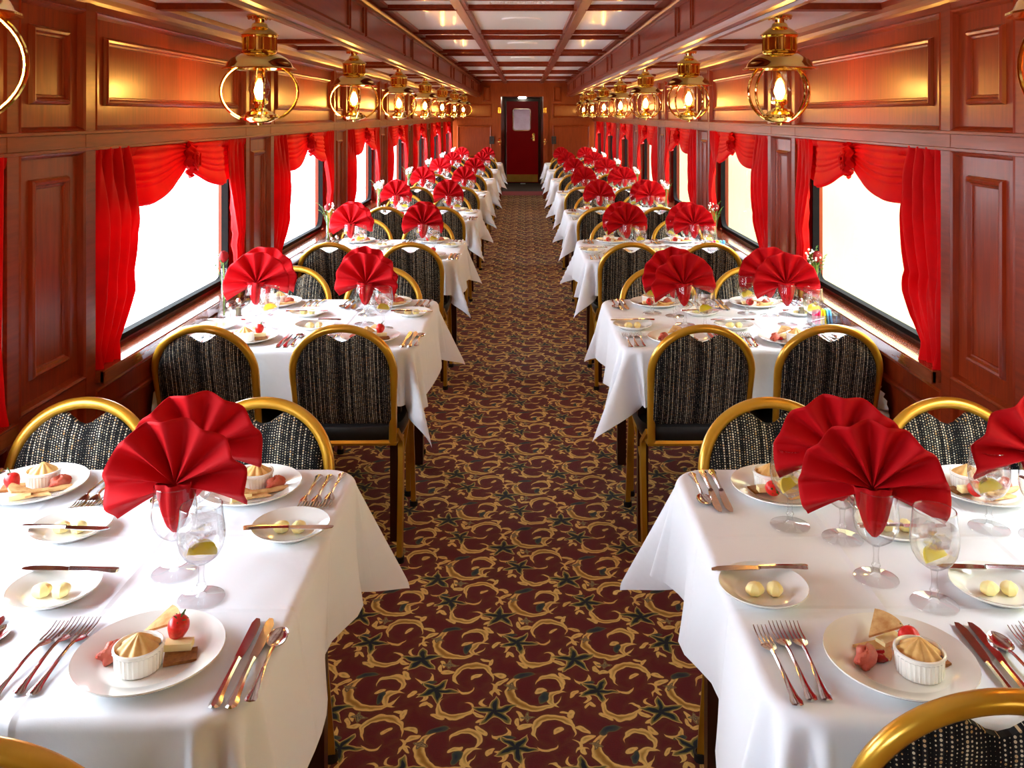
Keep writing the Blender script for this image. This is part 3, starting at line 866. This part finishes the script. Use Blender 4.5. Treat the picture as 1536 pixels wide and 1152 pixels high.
# ------------------------------------------------------------------ tableware
GP = [(.0345, .168), (.0375, .150), (.0405, .130), (.0410, .112), (.0375, .094), (.029, .079), (.016, .069), (.008, .064)]  # bowl profile rim->base
def goblet(name, water):
    P = []
    R0 = .0362
    bowl = MB().lathe([(R0 - .0008, .170), (R0, .1705), (R0 + .0008, .170)] + [(r_ + .001, z) for r_, z in GP[1:]], 36)
    P.append(('bowl', bowl, M['glass'], None))
    P.append(('rim', MB().tube([(R0 * cos(2 * pi * i / 36), R0 * sin(2 * pi * i / 36), .170) for i in range(36)], .0011, 6, True), M['glass'], 0))
    st = MB().lathe([(.008, .065), (.0055, .058), (.0048, .045), (.0055, .032), (.0085, .026), (.0055, .020), (.0065, .012), (.010, .007)], 14)
    P.append(('stem', st, M['glass'], None))
    P.append(('foot', MB().lathe([(.010, .007), (.022, .0045), (.036, .003), (.041, .0022), (.0415, .001), (.041, 0)], 36), M['glass'], None))
    if water:
        wp = [(0, .140)] + [(.0382, .140), (.0388, .130), (.0392, .112), (.0357, .094), (.027, .079), (.0135, .070), (0, .068)]
        P.append(('water', MB().lathe(wp, 32), M['water'], None))
        rnd = random.Random(5)
        for q in range(5):
            a = q * 2.4
            rm = Matrix.Rotation(rnd.random() * 3, 3, 'X') @ Matrix.Rotation(rnd.random() * 3, 3, 'Z')
            cb = MB().cbox((.017 * cos(a), .017 * sin(a), .128 - .009 * (q % 3)), (.020, .018, .016), rm)
            P.append(('ice_cube', cb, M['ice'], None))
    return Kind(name, P, 'glass')
NAPG, WATG = goblet('napkin_goblet', False), goblet('water_goblet', True)
lem = MB()
def lemf(i, j):
    a, r_ = pi * i / 14, [0, .55, 1, 1, .55, 0][j]; z = [.003, .004, .0035, -.0035, -.004, -.003][j]
    return (.026 * r_ * cos(a), z, .026 * r_ * sin(a))
lem.grid(lemf, 15, 6)
LEMON = Kind('lemon_wedge', [('lemon_wedge', lem, M['lemon'], None)], 'lemon')

def napkin(seed, lobes=7, lo=-28, hi=208):
    rnd = random.Random(seed)
    amp = [rnd.uniform(.8, 1.25) for _ in range(lobes + 2)]
    NA, NR = lobes * 10 + 1, 16
    m_ = MB()
    def fan(off, Rm, lo, hi, yo, tilt):
        def fn(i, j):
            f = i / (NA - 1); a = radians(lo + (hi - lo) * f)
            r_ = .004 + (Rm - .004) * (j / (NR - 1))
            t = f * lobes + off
            tri = 2 * abs((t % 1) - .5)                     # 0..1 triangle
            tri = .35 * tri + .65 * (.5 - .5 * cos(tri * pi))
            k_ = r_ / Rm
            ed = 1 + .02 * (tri - .5) * (k_ > .5) * (k_ - .5) * 2
            w_ = amp[int(t) % len(amp)]
            y = (tri - .5) * (.050 * k_ ** .6 * (1 - .45 * k_ * k_)) * w_ + yo - .030 * sin(a) * k_ * k_ * tilt
            sag = -.010 * abs(cos(a)) ** 2 * k_ * k_
            return (r_ * ed * cos(a), y, .172 + r_ * ed * sin(a) + sag)
        m_.grid(fn, NA, NR)
    fan(0, .135, lo, hi, -.004, 1.0)
    # gathered body inside the goblet
    def body(i, j):
        a = 2 * pi * i / 48; t = j / 9
        z = .178 - t * .098
        r_ = (.032 * (1 - t) ** .6 + .004) * (1 + .16 * sin(a * 7 + t * 2) )
        return (r_ * cos(a), r_ * sin(a) * .8, z)
    m_.grid(body, 48, 10, cu=True)
    return m_
NAPK = [Kind('napkin_fan', [('napkin_fan', napkin(i, 7 + (i % 2), -30 + 6 * i, 205 + 3 * i), M['napkin'], None)], 'napkin', .0016) for i in range(3)]

def plate(R, name):
    pr = [(0, .004), (R * .60, .004), (R * .68, .007), (R * .74, .012), (R * .97, .019), (R, .0205), (R * 1.005, .0185), (R * .98, .016), (R * .76, .008), (R * .62, .0), (0, 0)]
    return Kind(name, [(name, MB().lathe(pr, 56), M['china'], None)], 'plate')
PLATE, BREADP = plate(.116, 'dinner_plate'), plate(.080, 'bread_plate')

def ribbon(pts, th=.0022):
    """flat bar along +Y; pts = [(y, halfwidth, z)]"""
    m_ = MB()
    def fn(i, j):
        y, w_, z = pts[i]
        return [(-w_, y, z), (-w_ * .45, y, z + th), (w_ * .45, y, z + th), (w_, y, z), (0, y, z - th * .3)][j]
    m_.grid(fn, len(pts), 5, cv=True)
    b = len(m_.v) - 5
    m_.f.append(tuple(range(0, 5))[::-1]); m_.f.append(tuple(range(b, b + 5)))
    return m_
HND = [(-.100, .003, .003), (-.098, .0085, .003), (-.090, .0095, .0035), (-.078, .0068, .004), (-.05, .0045, .006), (-.015, .0032, .009)]
def fork():
    h = ribbon(HND + [(.01, .0030, .010), (.028, .0034, .0085)])
    hd = ribbon([(.026, .0035, .0085), (.036, .010, .0065), (.044, .0122, .005), (.052, .0124, .004)], .0018)
    for q in (-1.5, -.5, .5, 1.5):
        x = q * .0066
        hd.tube([(x, .050, .0050), (x, .070, .0035), (x, .085, .0045), (x * 1.02, .100, .0085)], [.0017, .0016, .0014, .0008], 5)
    return Kind('dinner_fork', [('handle', h, M['steel'], None), ('tines', hd, M['steel'], None)], 'fork')
def knife(nm, s_=1.0):
    h = ribbon([(-.118 * s_, .003, .003), (-.115 * s_, .0085, .003), (-.105 * s_, .0095, .0035), (-.09 * s_, .0075, .004), (-.05 * s_, .0055, .005), (-.005 * s_, .0052, .005), (.0, .006, .005)], .004)
    bl = MB()
    ol = [(-.006, 0), (.0065, 0), (.0095, .03 * s_), (.0105, .07 * s_), (.0095, .095 * s_), (.004, .112 * s_), (-.003, .114 * s_), (-.0065, .10 * s_)]
    bl.grid(lambda i, j: (ol[j][0], ol[j][1], (.0035, .0052)[i]), 2, len(ol), cv=True)
    bl.f.append(tuple(range(len(ol)))[::-1]); bl.f.append(tuple(range(len(ol), 2 * len(ol))))
    return Kind(nm, [('handle', h, M['steel'], None), ('blade', bl, M['steel'], None)], 'knife')
def spoon():
    h = ribbon([(a * .95, b, c_) for a, b, c_ in HND] + [(.02, .0032, .009), (.036, .004, .007)])
    b = MB()
    b.ball((0, .062, .0075), 1, .0175, .028, .0075, 20, 9, lambda p, a, t: Vector((p.x, p.y, p.z if p.z < 0 else -p.z * .8 + .0006)))
    return Kind('table_spoon', [('handle', h, M['steel'], None), ('bowl', b, M['steel'], None)], 'spoon')
FORK, KNIFE, BKNIFE, SPOON = fork(), knife('table_knife'), knife('butter_knife', .80), spoon()

bt = MB().ball((0, 0, .011), .017, 1.0, .85, .72, 20, 10, lambda p, a, t: p * (1 + .07 * sin(a * 7) * sin(t)))
BUTTER = Kind('butter_ball', [('butter_ball', bt, M['butter'], None)], 'butter')
rk = MB().lathe([(0, .006), (.030, .006), (.032, .012), (.0335, .034), (.036, .037), (.0385, .036), (.0385, .031, 1), (.0365, .029, 1), (.035, .002, 1), (.033, 0), (0, 0)], 96, flute=.018, nf=32)
dp = MB().lathe([(.0335, .030, 0), (.030, .033, 1), (.024, .038, 1), (.016, .044, 1), (.008, .050, 1), (0, .055)], 72, flute=.12, nf=9)
RAMEKIN = Kind('ramekin', [('cup', rk, M['china'], None), ('cheese_spread', dp, M['dip'], None)], 'ramekin')
def wedge(R, ang, th, wob):
    m_ = MB(); k = 8; top, bot = [], []
    rim = [(0, 0)] + [(R * cos(-ang / 2 + ang * i / k), R * sin(-ang / 2 + ang * i / k)) for i in range(k + 1)]
    zf = lambda x, y: wob * sin(x * 60) * cos(y * 50)
    b = len(m_.v)
    for zz in (0, th):
        for x, y in rim: m_.v.append((x, y, zz + zf(x, y)))
    N = len(rim)
    for i in range(1, N - 1):
        m_.f.append((0, i + 1, i)); m_.f.append((N, N + i, N + i + 1))
    for i in range(N): m_.f.append((i, (i + 1) % N, N + (i + 1) % N, N + i))
    return m_
PITA = Kind('flatbread_wedge', [('flatbread_wedge', wedge(.060, 1.0, .004, .002), M['bread'], None)], 'flatbread')
STICK = Kind('pastry_stick', [('pastry_stick', MB().tube([(-.042, 0, .006), (-.02, .001, .007), (0, -.001, .006), (.02, .001, .007), (.042, 0, .006)], [.005, .006, .006, .006, .005], 8), M['bread'], None)], 'pastry')
def meatf(p, a, t):
    return p * (1 + .18 * sin(a * 3 + t * 4) + .10 * noise.noise(p * 90))
MEAT = Kind('folded_ham', [('folded_ham', MB().ball((0, 0, .013), .019, 1.25, .8, .8, 22, 14, meatf), M['meat'], None)], 'ham')
JAM = Kind('jam_dollop', [('jam_dollop', MB().ball((0, 0, .003), .022, 1.2, .8, .22, 18, 8, lambda p, a, t: p * (1 + .15 * sin(a * 4))), M['jam'], None)], 'jam')
CHEESE = Kind('cheese_slice', [('cheese_slice', MB().cbox((0, 0, .006), (.044, .020, .011)), M['cheese'], None)], 'cheese')
CRACK = Kind('seeded_cracker', [('seeded_cracker', MB().cbox((0, 0, .003), (.050, .034, .005)), M['cracker'], None)], 'cracker')
sb = MB().ball((0, 0, 0), .017, .95, .95, 1.35, 20, 14, lambda p, a, t: Vector((p.x * (1 + .38 * p.z / .02), p.y * (1 + .38 * p.z / .02), p.z * (1.0 if p.z > 0 else 1.15))))
lf = MB()
for i in range(6):
    a = i * pi / 3
    lf.quad((0, 0, .019), (.007 * cos(a - .5), .007 * sin(a - .5), .021), (.014 * cos(a), .014 * sin(a), .020 + .006 * (i % 2)), (.007 * cos(a + .5), .007 * sin(a + .5), .021))
lf.tube([(0, 0, .018), (.001, 0, .028), (.004, 0, .036)], .0014, 5)
STRAW = Kind('strawberry', [('fruit', sb, M['berry'], None), ('leaves', lf, M['green'], 0)], 'strawberry')
# shakers
sh_prof = [(0, 0), (.016, 0), (.017, .006), (.013, .04), (.011, .055)]
def shaker(nm, fill):
    return Kind(nm, [('glass_body', MB().lathe(sh_prof, 12), M['glass'], None), ('filling', MB().lathe([(0, .003), (.0135, .003), (.0105, .038), (0, .038)], 12), fill, 0),
                     ('cap', MB().lathe([(.0115, .052), (.012, .062), (.009, .072), (.003, .077), (0, .077)], 16), M['steel'], None)], 'shaker')
SALT, PEPPER = shaker('salt_shaker', M['salt']), shaker('pepper_shaker', M['pepper'])
VASE = Kind('bud_vase', [('body', MB().lathe([(.0125, .215), (.0105, .19), (.010, .15), (.013, .10), (.021, .05), (.026, .02), (.031, .004), (.031, 0), (0, 0)], 20), M['glass'], None),
                         ('water', MB().lathe([(0, .10), (.0115, .10), (.019, .05), (.023, .02), (.024, .008), (0, .008)], 16), M['water'], None)], 'vase')
rs = MB().tube([(0, 0, .01), (.002, 0, .15), (-.004, .002, .245)], .0022, 6)
rl_ = MB()
for (a, z, l_) in ((.4, .225, .03), (2.4, .222, .028), (4.2, .226, .03)):
    rl_.quad((0, 0, z), (l_ * .5 * cos(a - .35), l_ * .5 * sin(a - .35), z + .016), (l_ * .7 * cos(a), l_ * .7 * sin(a), z + .034), (l_ * .5 * cos(a + .35), l_ * .5 * sin(a + .35), z + .016))
def petal_layers():
    m_ = MB()
    for q, (R, h, ph) in enumerate(((.020, .040, 0), (.017, .044, 1.0), (.012, .047, 2.1), (.007, .048, .5))):
        def fn(i, j):
            a = 2 * pi * i / 20 + ph; t = j / 7
            r_ = R * (sin(t * pi * .58 + .35) ** .9) * (1 + .08 * sin(a * (3 + q) + ph)) if t > 0 else .003
            return (-.004 + r_ * cos(a), .002 + r_ * sin(a), .240 + h * t + .004 * sin(a * 3 + ph) * t)
        m_.grid(fn, 20, 8, cu=True)
    return m_
ROSE = Kind('rose', [('stem', rs, M['stem'], None), ('bloom', petal_layers(), M['petal'], None), ('leaf', rl_, M['green'], 0)], 'rose')
def fern():
    m_ = MB()
    for (ax, ay, h_) in ((-.075, -.02, .30), (-.045, .03, .27), (-.06, .0, .25)):
        pts = [Vector((ax * t * t, ay * t, .02 + (h_ - .02) * (1 - (1 - t) ** 1.6))) for t in [i / 12 for i in range(13)]]
        m_.tube(pts, .0011, 5)
        for i in range(7, 13):
            for s_ in (-1, 1):
                p = pts[i]; l_ = .020 * (1.2 - i / 14)
                d = Vector((-.5 * l_, s_ * l_ * .8, .55 * l_ * (1 if s_ > 0 else .1)))
                n_ = Vector((0, 0, .003))
                m_.quad(p, p + d * .5 + n_, p + d, p + d * .5 - n_)
    return m_
FERN = Kind('fern_sprig', [('fern_sprig', fern(), M['green'], None)], 'fern')
def breath(n_=26, R=.032, seed=2, big=.0045):
    rnd = random.Random(seed); st, fl = MB(), MB()
    for i in range(n_):
        a, r_, z = rnd.random() * 6.28, R * sqrt(rnd.random()), .225 + rnd.random() * .075
        p = (.014 + r_ * cos(a), r_ * sin(a), z)
        st.tube([(0, 0, .15), (p[0] * .4, p[1] * .4, .20), p], .0006, 4)
        fl.ball(p, big * rnd.uniform(.7, 1.3), nu=7, nv=5)
    st.tube([(0, 0, .015), (0, 0, .16)], .0015, 5)
    return st, fl
s1, f1 = breath()
BREATH = Kind('white_filler_flowers', [('stems', s1, M['stem'], None), ('blossoms', f1, M['bloom'], None)], 'flowers')
s2, f2 = breath(14, .045, 9, .014)
LILY = Kind('white_bouquet', [('stems', s2, M['green'], None), ('blossoms', f2, M['bloom'], None)], 'flowers')
cd = MB()
cd.box(-.055, -.03, 0, .055, .03, .004)
for x0, y0, x1, y1 in ((-.055, -.03, .055, -.027), (-.055, .027, .055, .03), (-.055, -.03, -.052, .03), (.052, -.03, .055, .03)): cd.box(x0, y0, .004, x1, y1, .045)
CADDY = Kind('sugar_caddy', [('sugar_caddy', cd, M['glass'], None)], 'caddy')
def packet(c_): return Kind('sugar_packet', [('sugar_packet', MB().cbox((0, 0, .032), (.006, .042, .060)), M['pk_' + c_], None)], 'packet')
PACK = {c_: packet(c_) for c_ in ('pink', 'yellow', 'blue')}

# ------------------------------------------------------------------ tables and cloths
TX0, TX1 = .385, 1.345
TZ = .75
HX, HY = (TX1 - TX0) / 2, .4625
def table_kind():
    top = MB(); rr = rrect(-HX + .02, HX - .02, -HY + .02, HY - .02, .082, 8)
    top.v = [(x, y, z) for z in (-.030, -.002) for x, y in rr]; N = len(rr)
    top.f = [tuple(range(N))[::-1], tuple(range(N, 2 * N))] + [(i, (i + 1) % N, N + (i + 1) % N, N + i) for i in range(N)]
    P = [('tabletop', top, M['tablewood'], None), ('apron', MB().box(-HX + .06, -HY + .06, -.09, HX - .06, HY - .06, -.03), M['tablewood'], None)]
    for sx in (-1, 1):
        for sy in (-1, 1):
            x, y = sx * (HX - .09), sy * (HY - .09)
            P.append(('leg', MB().box(x - .02, y - .02, -TZ, x + .02, y + .02, -.03), M['tablewood'], None))
    return Kind('dining_table', P, 'table')
TABLE = table_kind()
def cloth_mesh(seed, NX, NY, aisle):
    """aisle = -1/+1: the side of the table that faces the aisle"""
    rnd = random.Random(seed)
    ph = [rnd.random() * 6.3 for _ in range(6)]
    ea, ew, ey = .235, .17, .20
    xa, xb = (-HX - (ea if aisle < 0 else ew)), (HX + (ea if aisle > 0 else ew))
    rc = .085
    m_ = MB()
    q_ = 140 / NX
    def spread(a, e0, e1, b):
        out = []
        for lo, hi, st in ((a, e0 - .04, .012), (e0 - .04, e0 + .09, .0062), (e0 + .09, e1 - .09, .05), (e1 - .09, e1 + .04, .0062), (e1 + .04, b, .012)):
            if hi - lo < 1e-4: continue
            k_ = max(1, round((hi - lo) / (st * q_))); out += [lo + (hi - lo) * i_ / k_ for i_ in range(k_)]
        return out + [b]
    XS, YS = spread(xa, -HX, HX, xb), spread(-HY - ey, -HY, HY, HY + ey)
    NX, NY = len(XS), len(YS)
    def fn(i, j):
        x, y = XS[i], YS[j]
        qx, qy = max(-HX + rc, min(HX - rc, x)), max(-HY + rc, min(HY - rc, y))
        vx, vy = x - qx, y - qy
        L = sqrt(vx * vx + vy * vy)
        rb = .016
        if L <= rc - rb: return (x, y, .004)
        nx, ny = vx / L, vy / L
        t = L - (rc - rb)
        if t < rb * pi / 2:
            o_, dz = rb * sin(t / rb), -rb * (1 - cos(t / rb))
        else:
            o_, dz = rb, -rb - (t - rb * pi / 2)
        fi = atan2(abs(ny), abs(nx))
        wnd = sqrt(max(0, sin(2 * fi)))
        along = (y if abs(nx) > abs(ny) else x)
        tt = max(0, t - rb)
        out = tt * (.06 + wnd * (.12 + .30 * cos(8 * (fi - pi / 4)))) + tt * .10 * (1 - wnd) * sin(along * 13 + ph[0] + 2.2 * sin(along * 4 + ph[1]))
        if (nx > 0) != (aisle > 0) and abs(nx) > abs(ny): out = min(out, .012)   # against the wall
        px_, py_ = qx + nx * (rc + o_ - rb + out), qy + ny * (rc + o_ - rb + out)
        # swing the corner folds a little sideways
        tw = tt * .25 * wnd * sin(4 * fi + ph[2])
        px_ += -ny * tw * .5; py_ += nx * tw * .5
        if aisle < 0: px_ = min(px_, HX + .018)
        else: px_ = max(px_, -HX - .018)
        return (px_, py_, .004 + dz * (1 - .06 * wnd))
    m_.grid(fn, NX, NY)
    return mesh('tablecloth', [m_], [M['linen']], crease=150)

# where things lie on a table: aisle-side distances measured from the car centre (x) and from the table middle (y)
def jit(r, s_=.006): return r.uniform(-s_, s_)
PLN = {('n', 'a'): 'near aisle', ('n', 'w'): 'near window', ('f', 'a'): 'far aisle', ('f', 'w'): 'far window'}
for sd in (-1, 1):
    for row in range(8):
        rnd = random.Random(100 * row + (sd > 0) * 7 + 3)
        yc = 1.7475 + row * S
        tabn = '%s table on the %s' % (ORD[row], 'left' if sd < 0 else 'right')
        xc = sd * (TX0 + TX1) / 2
        full = row <= 1; mid = row <= 3
        TABLE.place((xc, yc, TZ), 0, 'dark wooden table under the white cloth, %s' % tabn.replace('table ', ''), 'dining tables', row <= 3)
        res = (150, 140) if row < 1 else (96, 90) if row < 2 else ((64, 60) if row < 4 else (40, 38))
        cl = link('tablecloth', cloth_mesh(row * 3 + (sd > 0), res[0], res[1], -sd), None, (xc, yc, TZ))
        tag(cl, 'white linen tablecloth draped over the %s' % tabn, 'tablecloth', 'white tablecloths')
        # chairs
        for nf in 'nf':
            for aw in 'aw':
                X = {('n', 'a'): .645, ('n', 'w'): 1.125, ('f', 'a'): .675, ('f', 'w'): 1.13}[(nf, aw)] * sd
                if row == 0 and sd > 0 and (nf, aw) == ('n', 'a'): X = .640
                Y = yc + (-.282 if nf == 'n' else .235)
                if row == 0 and nf == 'n': Y = yc - .25 if sd > 0 else yc - .335
                if row == 0 and nf == 'n' and aw == 'w': continue
                CHAIR.place((X + jit(rnd, .008), Y + jit(rnd, .008) * (row > 0), 0), (0 if nf == 'n' else pi) + jit(rnd, .03), 'dark dotted gold-framed chair, %s side of the %s' % (PLN[(nf, aw)], tabn), 'gold framed banquet chairs')
        # place settings; coordinates for sd=+1 (right) and -1 (left) as laid in the photo
        SET = {}
        if sd > 0:
            SET['n', 'a'] = dict(c=(.618, -.336), bread=(.463, -.125), nap=(.690, -.065), wat=(.757, -.155), up=1)
            SET['n', 'w'] = dict(c=(1.05, -.336), bread=(.885, -.125), nap=(1.13, -.065), wat=(1.20, -.155), up=1)
            SET['f', 'a'] = dict(c=(.625, .315), bread=(.80, .125), nap=(.680, .095), wat=(.591, .148), up=-1)
            SET['f', 'w'] = dict(c=(1.09, .315), bread=(1.24, .125), nap=(1.10, .095), wat=(1.01, .140), up=-1)
        else:
            SET['n', 'a'] = dict(c=(-.585, -.318), bread=(-.843, -.128), nap=(-.65, -.052), wat=(-.564, -.139), up=1)
            SET['n', 'w'] = dict(c=(-1.06, -.318), bread=(-1.24, -.128), nap=(-1.12, -.052), wat=(-1.03, -.139), up=1)
            SET['f', 'a'] = dict(c=(-.615, .322), bread=(-.473, .115), nap=(-.672, .110), wat=(-.70, .200), up=-1)
            SET['f', 'w'] = dict(c=(-1.13, .322), bread=(-.929, .115), nap=(-1.125, .110), wat=(-1.17, .180), up=-1)
        if row == 0 and sd < 0:
            SET['n', 'w']['nap'] = (-1.23, -.052); SET['f', 'w']['nap'] = (-1.25, .110)
        for key, d in SET.items():
            at = '%s place, %s' % (PLN[key], tabn)
            pos = lambda q: (q[0] + jit(rnd, .005), yc + q[1] + jit(rnd, .005))
            vis = lambda x, y, mgn=60: -mgn < px(x, y, TZ)[0] < 1536 + mgn and px(x, y, TZ)[1] < 1152 + mgn
            u = d['up']; rz0 = 0 if u > 0 else pi
            Z = TZ + .0045
            # glasses
            x, y = pos(d['nap'])
            if vis(x, y, 130):
                NAPG.place((x, y, Z), rnd.random() * 6, 'clear goblet holding the napkin, %s' % at, 'goblets with napkins', full)
                k_ = rnd.randrange(3)
                NAPK[k_].place((x, y, Z), jit(rnd, .25) + (-.10 if sd > 0 else .08), 'red fan-folded napkin in the goblet, %s' % at, 'red napkin fans', ry=radians(rnd.uniform(-3, 8)) * (-1 if sd < 0 else 1) * -.3)
            x, y = pos(d['wat'])
            if vis(x, y):
                rzw = rnd.random() * 6
                WATG.place((x, y, Z), rzw, 'goblet of iced water, %s' % at, 'water goblets', full)
                if mid:
                    LEMON.place((x + .003, y - .004, Z + .083), .35 + jit(rnd, .4), 'yellow lemon wedge in the water goblet, %s' % at, 'lemon wedges', rx=-.75, ry=jit(rnd, .3))
            # plates
            x, y = pos(d['c'])
            cx_, cy_ = x, y
            if vis(x, y, 120):
                PLATE.place((x, y, Z), 0, 'white dinner plate with appetisers, %s' % at, 'dinner plates')
                pz = Z + .0045
                def onp(K, dx, dy, rz, lb, cat, dz=0, **kw):
                    a_ = (0 if u > 0 else pi)
                    ox, oy = dx * cos(a_) - dy * sin(a_), dx * sin(a_) + dy * cos(a_)
                    K.place((cx_ + ox, cy_ + oy, pz + dz), rz + a_, lb + ', ' + at, cat, full, **kw)
                s_ = .9
                onp(RAMEKIN, -.008 if sd < 0 else .022, -.022, 0, 'white ramekin of piped cheese spread', 'ramekins')
                onp(STRAW, .032, .034 if sd < 0 else .030, .5, 'red strawberry beside the ramekin', 'strawberries', dz=.028 if sd < 0 else .018, rx=(.25 if sd < 0 else -1.1), ry=(.2 if sd < 0 else .9))
                if row <= 4:
                    if sd < 0 and u > 0 or u < 0 and sd > 0:
                        onp(CHEESE, .040, .018, .1, 'pale cheese slice under the strawberry', 'cheese slices', dz=.006)
                    else:
                        onp(CHEESE, .005, .052, .5, 'pale cheese slice behind the strawberry', 'cheese slices')
                    onp(PITA, -.060, .040, -.2, 'toasted flatbread wedge lying on the plate', 'flatbread wedges', dz=.002)
                if row <= 2:
                    onp(CRACK, .050, .0, .3, 'brown seeded cracker by the cheese', 'seeded crackers')
                    onp(PITA, -.030, .048, .5, 'upper flatbread wedge leaning on another', 'flatbread wedges', dz=.012, ry=-.35)
                    onp(MEAT, -.056, -.004, .9, 'fold of pink ham beside the ramekin', 'folded hams')
                    if u < 0: onp(STICK, -.050, .018, .5, 'golden pastry stick', 'pastry sticks')
                    onp(JAM, -.036, -.030 if u < 0 else .014, .3, 'dollop of red jam by the ramekin', 'jam dollops')
            # bread plate, butter and butter knife
            x, y = pos(d['bread'])
            if vis(x, y, 80):
                BREADP.place((x, y, Z), 0, 'white bread plate with butter, %s' % at, 'bread plates')
                if row <= 4:
                    by = -.010 if u > 0 else -.006
                    BUTTER.place((x - .018, y + by, Z + .004), .3, 'pale butter ball nearer the aisle, %s' % at if sd > 0 else 'pale butter ball nearer the window, %s' % at, 'butter balls')
                    BUTTER.place((x + .018, y + by, Z + .004), 1.3, 'pale butter ball nearer the window, %s' % at if sd > 0 else 'pale butter ball nearer the aisle, %s' % at, 'butter balls')
                    ky = .046 if u > 0 else -.028
                    BKNIFE.place((x + .004, y + ky, Z + .0205), (pi / 2 if (u > 0) else -pi / 2) + jit(rnd, .06) + (.0), 'steel butter knife across the bread plate, %s' % at, 'butter knives', full)
            # cutlery
            if row <= 4:
                spec = [(FORK, -.195, .000, 'outer dinner fork'), (FORK, -.168, .012, 'middle dinner fork'), (FORK, -.142, .012, 'inner dinner fork'),
                        (KNIFE, .142, .0, 'inner table knife'), (KNIFE, .166, .0, 'outer table knife'), (SPOON, .192, -.008, 'round-bowled spoon')]
                if row > 3: spec = [spec[1], spec[4]]
                for K, dx, dy, lb in spec:
                    ox = dx * u; oy = dy * u
                    if u < 0 and sd > 0 and key == ('f', 'a') and dx > 0: ox += .0
                    x, y = cx_ + ox, cy_ + oy
                    if not vis(x, y, 60): continue
                    if abs(x) > 1.33 or abs(x) < TX0 - .02: continue
                    K.place((x, y, Z), rz0 + jit(rnd, .03), 'steel %s, %s' % (lb, at), {'dinner_fork': 'forks', 'table_knife': 'knives', 'table_spoon': 'spoons'}[K.name], full)
        # window end of the table
        if row >= 1:
            Z = TZ + .0045
            vx, vy = sd * 1.285, yc + .06
            VASE.place((vx, vy, Z), 0, 'slim clear bud vase by the window, %s' % tabn, 'bud vases', row <= 3)
            rzv = (0 if sd < 0 else pi) + jit(rnd, .4)
            if row in (1, 2, 3, 4):
                ROSE.place((vx, vy, Z), rzv, 'dark red rose in the bud vase, %s' % tabn, 'roses', row <= 3)
                FERN.place((vx, vy, Z), rzv + (0 if sd < 0 else .6), 'green fern sprig in the bud vase, %s' % tabn, 'fern sprigs')
                if not (sd < 0 and row == 1): BREATH.place((vx, vy, Z), rzv, 'tiny white filler flowers in the bud vase, %s' % tabn, 'filler flowers', row <= 3)
            if row >= 3 or (sd < 0 and row == 3):
                LILY.place((vx, vy, Z), rzv, 'bunch of white blossoms in the bud vase, %s' % tabn, 'white bouquets', row <= 3)
            if row <= 5:
                SALT.place((sd * 1.245, yc - .0, Z), 0, 'glass salt shaker with steel cap, %s' % tabn, 'salt shakers', row <= 3)
                PEPPER.place((sd * 1.235, yc + .10, Z), 0, 'glass pepper shaker with steel cap, %s' % tabn, 'pepper shakers', row <= 3)
            if row <= 3 and sd > 0:
                CADDY.place((1.27, yc - .07, Z), 0, 'clear sugar caddy beside the bud vase, %s' % tabn, 'sugar caddies')
                for i, c_ in enumerate(('pink', 'pink', 'yellow', 'yellow', 'blue', 'blue')):
                    PACK[c_].place((1.235 + i * .0145, yc - .07, Z + .004), jit(rnd, .12), '%s sugar packet standing %s in the caddy, %s' % (c_, 'nearer the aisle' if i % 2 == 0 else 'nearer the window', tabn), 'sugar packets', ry=jit(rnd, .15))

# ------------------------------------------------------------------ outdoors
struct(obj('ground', MB().box(-60, -40, -1.25, 60, 80, -1.2), M['ground'], smooth=False), 'pale ground outside the carriage', 'ground')
o = MB().box(3.6, -20, -1.2, 4.2, 60, 2.9)
tag(obj('cream_building', o.merge(MB().box(3.56, -20, 1.95, 3.6, 60, 2.0)), M['outwall'], smooth=False), 'long cream wall outside the right windows', 'building', None, 'structure')
r = empty('white_building', (-16, 20, -1.2)); tag(r, 'pale building seen blurred through the left windows', 'building')
obj('wall', MB().box(-3, -20, 0, 0, 40, 3.6), M['outwhite'], r, False)
for yy in (2, 6.5, 12, 18, 24):
    lv = MB()
    for i in range(5): lv.box(-.02, yy, 1.7 + i * .22, .04, yy + 1.2, 1.82 + i * .22)
    obj('louvre', lv, M['outgrey'], r, False)
